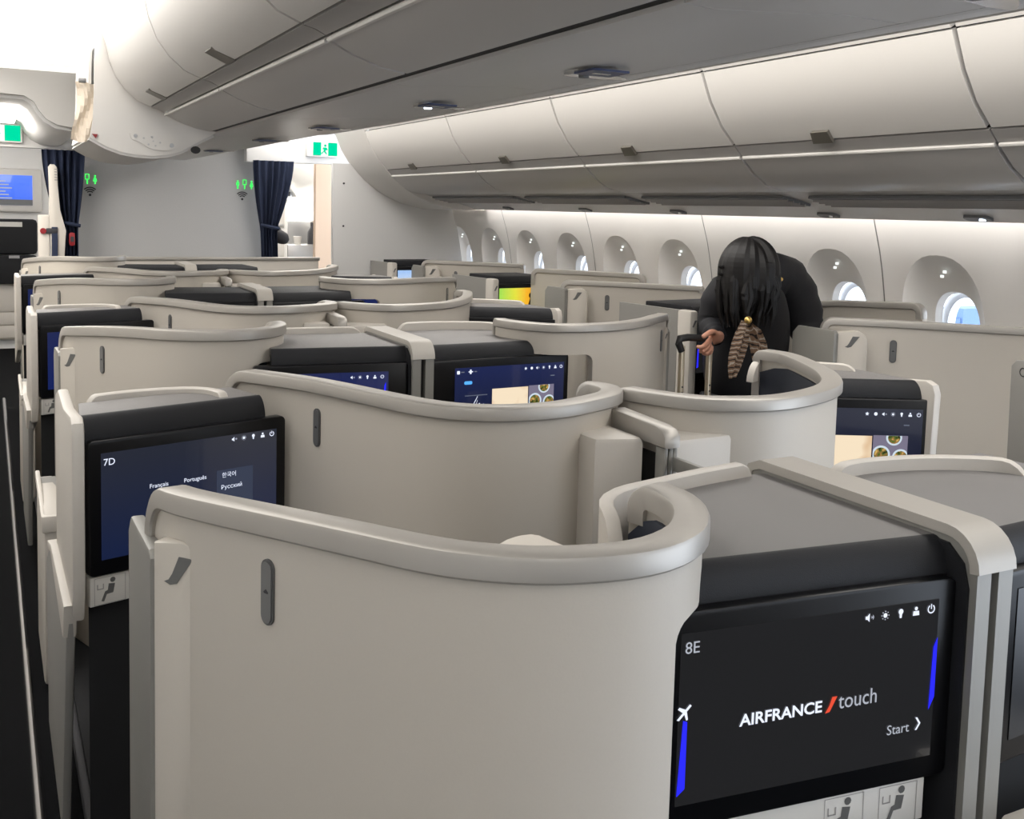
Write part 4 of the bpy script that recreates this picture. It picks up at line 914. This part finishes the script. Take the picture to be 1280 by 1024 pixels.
for dy, l in ((0, 'small pale block under the curl of the nearest shell'), (2.25, 'small pale block under the curl of the second left shell')):
    tag(obj('curl_block', box(.79, .865, 1.075+dy, 1.22+dy, 1.06, 1.10, .006), 'shell'), l, 'block')

# right edge grey panel with seat number plate
t = thing('suite_end_panel', 'dark grey upright panel with a round mark at the right edge', 'panel', (3.03, 2.24, 0), -.15)
obj('panel', pr_yz([(0, .1), (.02, 1.13), (.0, 1.15), (-.03, 1.155), (-.5, 1.155), (-.5, .1)], 0, .03, .006), 'grey_side', t)
bm = bmesh.new(); n = 16
for i in range(n):
    a, b_ = 2*pi*i/n, 2*pi*(i+1)/n; bm.faces.new([bm.verts.new((-.0015, -.035+r*cos(q), 1.115+r*sin(q))) for r, q in ((.012, a), (.012, b_), (.0155, b_), (.0155, a))])
obj('number_ring', bm, 'ink', t)

# front lower-right pale armrest of row 8
t = thing('armrest', 'pale armrest corner in the lower right corner', 'armrest', (1.325, .79, 0), 0)
obj('pad', box(.0, .35, .0, .17, .68, .725, .012), 'shell_pale', t); obj('support', box(.02, .33, .02, .15, .1, .68), 'dark', t)

# left-aisle lower side parts of the suites
def aisle_side(dy, l1, l2):
    t = thing('armrest', l1, 'armrest', (.145, 2.3+dy, 0), 0, 'pale armrest side panels at the left aisle')
    obj('panel', pr_yz([(.0, .735), (.06, .58), (.25, .10), (.82, .10), (.84, .57), (.65, .68), (.5, .715)], -.008, .012, .006), 'grey_side', t)
    obj('edge_lip', pr_yz([(-.004, .742), (.03, .66), (.05, .66), (.5, .70), (.65, .665), (.66, .685), (.5, .722)], -.014, .014, .004), 'shell_pale', t)
    t = thing('side_tray', l2, 'tray', (.145, 3.55+dy, 0), 0, 'pale side trays at the left aisle')
    obj('bucket', pr_yz([(.45, .02), (.0, .02), (-.03, .06), (-.06, .55), (-.0, .60), (.45, .60)], .0, .06, .012), 'shell_pale', t)
    obj('rim', box(-.006, .066, -.068, -.048, .545, .600, .006), 'shell_pale', t)
    obj('rim', pr_yz([(-.06, .555), (.42, .605), (.42, .632), (-.06, .585)], -.006, .010, .004), 'shell_pale', t)
    obj('inner_floor', pr_yz([(-.045, .555), (.42, .600), (.42, .606), (-.045, .561)], .008, .062), 'grey_side', t)
aisle_side(0, 'pale armrest side panel under the 7D console at the left edge', 'pale side tray beyond the 7D console at the left edge')
aisle_side(2.25, 'second pale armrest side panel along the left aisle', 'second pale side tray along the left aisle')
t = thing('plinth', 'long black plinth under the suites along the left aisle', 'plinth', (.2, 1.4, 0))
obj('riser', box(.02, .95, 0, 7.1, .0, .055, .01), 'dark', t); obj('kick_strip', box(.0, .02, 0, 7.1, .01, .05, .004), 'ink', t)
tag(obj('floor_strip', prism(bmesh.new(), [(.085, .0), (.09, .012), (.10, .018), (.11, .012), (.115, 0)], lambda a, b: (a, 1.3, b), lambda a, b: (a, 9.0, b)), 'chrome'), 'thin shiny metal strip along the dark left aisle floor', 'floor strip')

# ------------------------------------------------------------------ seats inside the shells
def seat(label, x, y, ang, hz=1.08):
    t = thing('seat', label, 'seat', (x, y, 0), ang, 'seats inside the privacy shells')
    obj('cushion', box(-.17, .17, .05, .50, .30, .46, .05, 3), 'seat', t)
    obj('backrest', prism(bmesh.new(), rrect(-.17, .17, .42, 1.02, .08), lambda a, b: (a, -.02-(b-.42)*.10, b), lambda a, b: (a, .09-(b-.42)*.10, b), .02), 'seat', t)
    obj('headrest', prism(bmesh.new(), rrect(-.09, .09, .88, hz, .085, 8), lambda a, b: (a, -.05-(b-.9)*.1, b), lambda a, b: (a, .05-(b-.9)*.1, b), .004), 'headrest', t)
    return t
seat('seat of row 7 whose cream headrest shows above the nearest shell', .69, 1.27, .2, 1.128)
seat('seat behind the wide curved shell right of the 7D screen', .98, 2.35, -.2, 1.03)
seat('seat behind the shell that loops before the woman', 1.70, 2.35, .2, 1.0)
seat('seat behind the second left-aisle shell', .70, 3.62, .35)

# ------------------------------------------------------------------ people
def skin_mesh(name, joints, edges, m, parent, lv=2, root=0):
    me = bpy.data.meshes.new(name); me.from_pydata([j[:3] for j in joints], edges, []); me.update()
    o = bpy.data.objects.new(name, me); C.objects.link(o); o.parent = parent; me.materials.append(M[m])
    md = o.modifiers.new('skin', 'SKIN'); md.use_smooth_shade = True
    lay = me.skin_vertices[0] if me.skin_vertices else None
    if lay is None:
        bm = bmesh.new(); bm.from_mesh(me); bm.verts.layers.skin.verify(); bm.to_mesh(me); bm.free(); lay = me.skin_vertices[0]
    for i, j in enumerate(joints):
        r = j[3]; lay.data[i].radius = (r, r) if not isinstance(r, tuple) else r; lay.data[i].use_root = (i == root)
    sb = o.modifiers.new('sub', 'SUBSURF'); sb.levels = lv; sb.render_levels = lv
    return o
px, py = 3.0, 3.62
per = thing('person', 'person in a black jacket bending down over a suitcase handle, long black hair hanging', 'person', (px, py, 0))
# world joints -> local
loc = lambda x, y, z, r: (x-px, y-py, z, r)
J = [loc(3.08, 3.71, .92, .07), loc(3.08, 3.67, 1.08, .09), loc(3.05, 3.62, 1.23, .09), loc(2.96, 3.50, 1.31, .06), loc(2.90, 3.44, 1.35, .075), loc(2.87, 3.40, 1.36, .09), loc(2.86, 3.36, 1.28, .055),
     loc(2.875, 3.57, 1.27, .035), loc(2.835, 3.61, 1.14, .03), loc(2.80, 3.50, 1.080, .028), loc(2.748, 3.470, 1.086, .032),
     loc(3.215, 3.60, 1.33, .045), loc(3.345, 3.57, 1.10, .035), loc(3.27, 3.45, .90, .03), loc(3.255, 3.42, .84, .025),
     loc(3.0, 3.70, .80, .05), loc(2.98, 3.63, .48, .04), loc(2.97, 3.70, .08, .045), loc(2.965, 3.58, .04, .035),
     loc(3.2, 3.70, .80, .05), loc(3.2, 3.64, .48, .04), loc(3.2, 3.70, .08, .045), loc(3.195, 3.58, .04, .035)]
Eg = [(0, 1), (1, 2), (2, 3), (3, 4), (4, 5), (5, 6), (2, 7), (7, 8), (8, 9), (9, 10), (2, 11), (11, 12), (12, 13), (13, 14), (0, 15), (15, 16), (16, 17), (17, 18), (0, 19), (19, 20), (20, 21), (21, 22)]
# right hand round the suitcase grip: five fingers
base = len(J)
fing = [[(2.730, 3.448, 1.112), (2.695, 3.425, 1.116), (2.662, 3.418, 1.104), (2.650, 3.425, 1.092)],
        [(2.725, 3.462, 1.088), (2.682, 3.430, 1.066), (2.650, 3.425, 1.052), (2.636, 3.442, 1.054)],
        [(2.726, 3.466, 1.078), (2.690, 3.434, 1.050), (2.664, 3.428, 1.034), (2.652, 3.446, 1.036)],
        [(2.730, 3.470, 1.068), (2.704, 3.438, 1.038), (2.684, 3.432, 1.022), (2.674, 3.450, 1.026)],
        [(2.736, 3.474, 1.060), (2.718, 3.444, 1.032), (2.704, 3.440, 1.018), (2.697, 3.455, 1.024)]]
for k, f in enumerate(fing):
    for i, p in enumerate(f): J.append(loc(*p, (.0135 if k == 0 else .0125)-.0012*i)); Eg.append((10 if i == 0 else len(J)-2, len(J)-1))
skin_mesh('body', J, Eg, 'skin', per)
# jacket
JJ = [loc(3.06, 3.69, .70, .18), loc(3.10, 3.67, 1.02, .215), loc(3.08, 3.62, 1.22, .18), loc(2.98, 3.53, 1.31, .12), loc(2.875, 3.57, 1.27, .075), loc(2.835, 3.61, 1.14, .055), loc(2.812, 3.55, 1.08, .052), loc(2.835, 3.50, 1.068, .043),
      loc(3.215, 3.60, 1.335, .095), loc(3.345, 3.57, 1.10, .085), loc(3.285, 3.47, .94, .055), loc(3.27, 3.44, .89, .048)]
skin_mesh('jacket', JJ[:4], [(0, 1), (1, 2), (2, 3)], 'jacket', per, 3)
def sleeve(P, Rr):
    pp = catmull([Vector((x-px, y-py, z)) for x, y, z in P], 5); rr = [v.x for v in catmull([Vector((r, 0, 0)) for r in Rr], 5)]
    bm = bmesh.new(); tube(bm, pp, [r*(1+.05*sin(i*2.1)) for i, r in enumerate(rr)], 16); obj('sleeve', bm, 'jacket', per, sharp=80)
sleeve([(2.96, 3.57, 1.29), (2.875, 3.59, 1.25), (2.84, 3.61, 1.14), (2.81, 3.55, 1.095), (2.795, 3.505, 1.082)], [.085, .078, .058, .050, .042])
sleeve([(3.06, 3.60, 1.30), (3.20, 3.60, 1.335), (3.31, 3.59, 1.25), (3.36, 3.57, 1.10), (3.32, 3.50, 1.0), (3.275, 3.44, .89)], [.10, .108, .095, .08, .065, .05])
TJ = [loc(3.08, 3.69, .93, .16), loc(3.0, 3.69, .72, .12), loc(2.98, 3.63, .46, .078), loc(2.97, 3.70, .10, .06), loc(3.2, 3.70, .72, .105), loc(3.2, 3.64, .46, .078), loc(3.2, 3.70, .10, .06)]
skin_mesh('trousers', TJ, [(0, 1), (1, 2), (2, 3), (0, 4), (4, 5), (5, 6)], 'jacket', per)
for x in (2.967, 3.197):
    bm = bmesh.new(); rings = []
    for i, (dy, w, h) in enumerate(((.06, .03, .05), (.0, .045, .08), (-.08, .046, .06), (-.15, .042, .045), (-.19, .02, .03))): rings.append([(x-px+w*cos(2*pi*k/12), 3.69-py+dy, max(0.002, .035+h*.6*sin(2*pi*k/12))) for k in range(12)])
    obj('shoe', loft(rings), 'case', per)
# hair: a cap over the bowed crown that falls in locks
bm = bmesh.new(); bmesh.ops.create_uvsphere(bm, u_segments=36, v_segments=24, radius=1)
hc = Vector((2.865-px, 3.40-py, 1.375))
for v in bm.verts:
    d = v.co.copy(); a = atan2(d.y, d.x); st = 1+.035*sin(a*17)+.02*sin(a*31+d.z*3)
    z = d.z
    k = 1 if z > 0 else 1+.10*(-z)
    part = .012*math.exp(-((d.x+.05)/.10)**2) if z > .3 else 0
    low = .20 if z < 0 else .148
    v.co = hc+Vector((d.x*.128*k*st, d.y*.128*k*st, z*low-part*1.2+(.02*sin(a*13) if z < -.5 else 0)))
obj('hair', bm, 'hair', per, sharp=0)
bm = bmesh.new(); rnd = random.Random(7)
for i in range(90):
    a = rnd.uniform(0, 2*pi); rr = rnd.uniform(.08, .112); x0 = hc.x+rr*cos(a)*1.0; y0 = hc.y+rr*sin(a); L = rnd.uniform(.10, .22)
    P = [(x0+rnd.uniform(-.01, .01)+.012*cos(a)*sin(j*.9), y0+.012*sin(a)*sin(j*.9), hc.z+.02-(.02+L)*j/4*1.15) for j in range(5)]
    tube(bm, P, [.003, .014, .015, .010, .002], 6)
for s_, z in ((-1, .0), (-1, -.03), (1, .06)): tube(bm, [(hc.x+s_*.09, hc.y+.03, hc.z+z+.02), (hc.x+s_*.135, hc.y+.02, hc.z+z+.012), (hc.x+s_*.150, hc.y+.02, hc.z+z+.016)], [.012, .007, .001], 6)
obj('hair_locks', bm, 'hair', per, sharp=0)
# scarf
def ribbon(name, P, W, parent, m):
    rows = []
    for i, ((x, y, z), w) in enumerate(zip(P, W)):
        rows.append([(x-px+w*s, y-py-.012*cos(s*9+i*.6)-.008*(1-abs(s)*1.6), z+.012*s*((i % 2)*2-1)*.4) for s in [-.5+k/8 for k in range(9)]])
    bm = loft(rows, closed=False)
    bmesh.ops.solidify(bm, geom=bm.faces[:], thickness=.004)
    return obj(name, bm, m, parent, sharp=0)
ribbon('scarf', [(2.725, 3.25, 1.18), (2.71, 3.24, 1.14), (2.695, 3.235, 1.09), (2.68, 3.235, 1.04), (2.668, 3.235, .99), (2.66, 3.235, .955)], [.025, .06, .07, .065, .05, .03], per, 'scarf')
ribbon('scarf', [(2.745, 3.255, 1.18), (2.78, 3.25, 1.14), (2.80, 3.25, 1.09), (2.812, 3.25, 1.04), (2.812, 3.255, .99)], [.025, .06, .075, .07, .04], per, 'scarf')
bm = bmesh.new(); bmesh.ops.create_uvsphere(bm, u_segments=12, v_segments=8, radius=.016)
for v in bm.verts: v.co = Vector((2.732-px, 3.235-py, 1.185))+Vector((v.co.x*1.1, v.co.y*.8, v.co.z))
obj('scarf_ring', bm, 'gold', per)
bm = bmesh.new(); bmesh.ops.create_uvsphere(bm, u_segments=10, v_segments=6, radius=.009)
for v in bm.verts: v.co = Vector((3.06-px, 3.42-py, 1.335))+v.co
obj('lapel_pin', bm, 'gold', per)

# suitcase with pulled-out handle
t = thing('suitcase', 'black cabin suitcase with pulled-out pale poles and black grip, held by the woman', 'suitcase', (2.645, 3.46, 0))
obj('shell', box(-.075, .15, -.20, .03, .06, .60, .035, 3), 'case', t)
for x in (-.068, .075):
    bm = bmesh.new(); bx(bm, x-.009, x+.009, -.012, .012, .58, 1.06, .003); p = obj('pole', bm, 'pole', t)
    for z in (.86, .885): obj('rivet', pr_xz(circ(x, z, .004, 8), -.0145, -.011), 'ink', p)
bm = bmesh.new(); tube(bm, [(-.069, 0, 1.035), (-.085, 0, 1.066), (-.08, 0, 1.088), (-.04, 0, 1.092), (.03, 0, 1.086), (.065, 0, 1.078), (.082, 0, 1.05)], [.015, .016, .016, .0155, .0155, .0155, .013], 12); obj('grip', bm, 'case', t)
for x in (-.045, .115): bm = bmesh.new(); tube(bm, [(x-.015, 0, .033), (x+.015, 0, .033)], .032, 14); obj('wheel', bm, 'ink', t)

# crew member half hidden behind the right curtain (only an elbow shows)
qx, qy = 2.16, 9.55
per2 = thing('person', 'person in black behind the right curtain, only an elbow showing', 'person', (qx, qy, 0))
J = [(0, 0, .95, .13), (0, 0, 1.15, .12), (0, 0, 1.36, .13), (0, 0, 1.48, .055), (0, -.01, 1.58, .085), (0, -.02, 1.66, .09), (.17, 0, 1.42, .055), (.25, -.06, 1.30, .04), (.12, -.15, 1.28, .03), (.02, -.16, 1.29, .025), (-.17, 0, 1.42, .055), (-.24, -.05, 1.18, .04), (-.08, -.15, 1.2, .03), (.0, -.17, 1.22, .025), (.09, 0, .85, .08), (.09, 0, .48, .06), (.09, .02, .045, .045), (-.09, 0, .85, .08), (-.09, 0, .48, .06), (-.09, .02, .045, .045)]
E2 = [(0, 1), (1, 2), (2, 3), (3, 4), (4, 5), (2, 6), (6, 7), (7, 8), (8, 9), (2, 10), (10, 11), (11, 12), (12, 13), (0, 14), (14, 15), (15, 16), (0, 17), (17, 18), (18, 19)]
skin_mesh('body', J, E2, 'skin', per2)
skin_mesh('jacket', [(0, 0, .85, .16), (0, 0, 1.15, .15), (0, 0, 1.36, .155), (.18, 0, 1.42, .075), (.26, -.06, 1.30, .062), (.16, -.13, 1.28, .05), (-.18, 0, 1.42, .075), (-.25, -.05, 1.18, .06), (-.12, -.13, 1.2, .05)], [(0, 1), (1, 2), (2, 3), (3, 4), (4, 5), (2, 6), (6, 7), (7, 8)], 'jacket', per2)
skin_mesh('trousers', [(0, 0, .88, .15), (.09, 0, .7, .1), (.09, 0, .46, .075), (.09, .02, .06, .062), (-.09, 0, .7, .1), (-.09, 0, .46, .075), (-.09, .02, .06, .06)], [(0, 1), (1, 2), (2, 3), (0, 4), (4, 5), (5, 6)], 'jacket', per2)

bm = bmesh.new(); pp = catmull([Vector((x-qx, y-qy, z)) for x, y, z in ((2.22, 9.43, 1.40), (2.33, 9.42, 1.35), (2.41, 9.42, 1.305), (2.465, 9.42, 1.285), (2.49, 9.42, 1.28))], 4); rr = [v.x for v in catmull([Vector((r, 0, 0)) for r in (.05, .056, .062, .048, .012)], 4)]
tube(bm, pp, rr, 14); obj('sleeve', bm, 'jacket', per2, sharp=80)
bm = bmesh.new(); tube(bm, [(2.285-qx, 9.40-qy, 1.345), (2.325-qx, 9.395-qy, 1.315)], [.036, .040], 12); obj('shirt_cuff', bm, 'bin', per2)
t = thing('partition_panel', 'low pale panel with a grey cap behind the farthest consoles', 'panel', (1.6, 8.15, 0))
obj('panel', box(-.75, .80, 0, .04, 0, 1.155, .004), 'shell_pale', t); obj('cap', box(-.76, .81, -.008, .05, 1.155, 1.182, .005), 'rail', t)

# outside: a pale blue building seen small through the nearest window
t = thing('building', 'blue building outside, seen through the nearest window', 'building', (9.5, 7.1, -4.0))
obj('wall', box(0, 3, .60, .88, 0, 4.66), 'blue_wall', t)
for k in range(3): obj('window', box(-.02, .0, .62+.085*k, .68+.085*k, 4.45, 4.55), 'glass_dark', t)
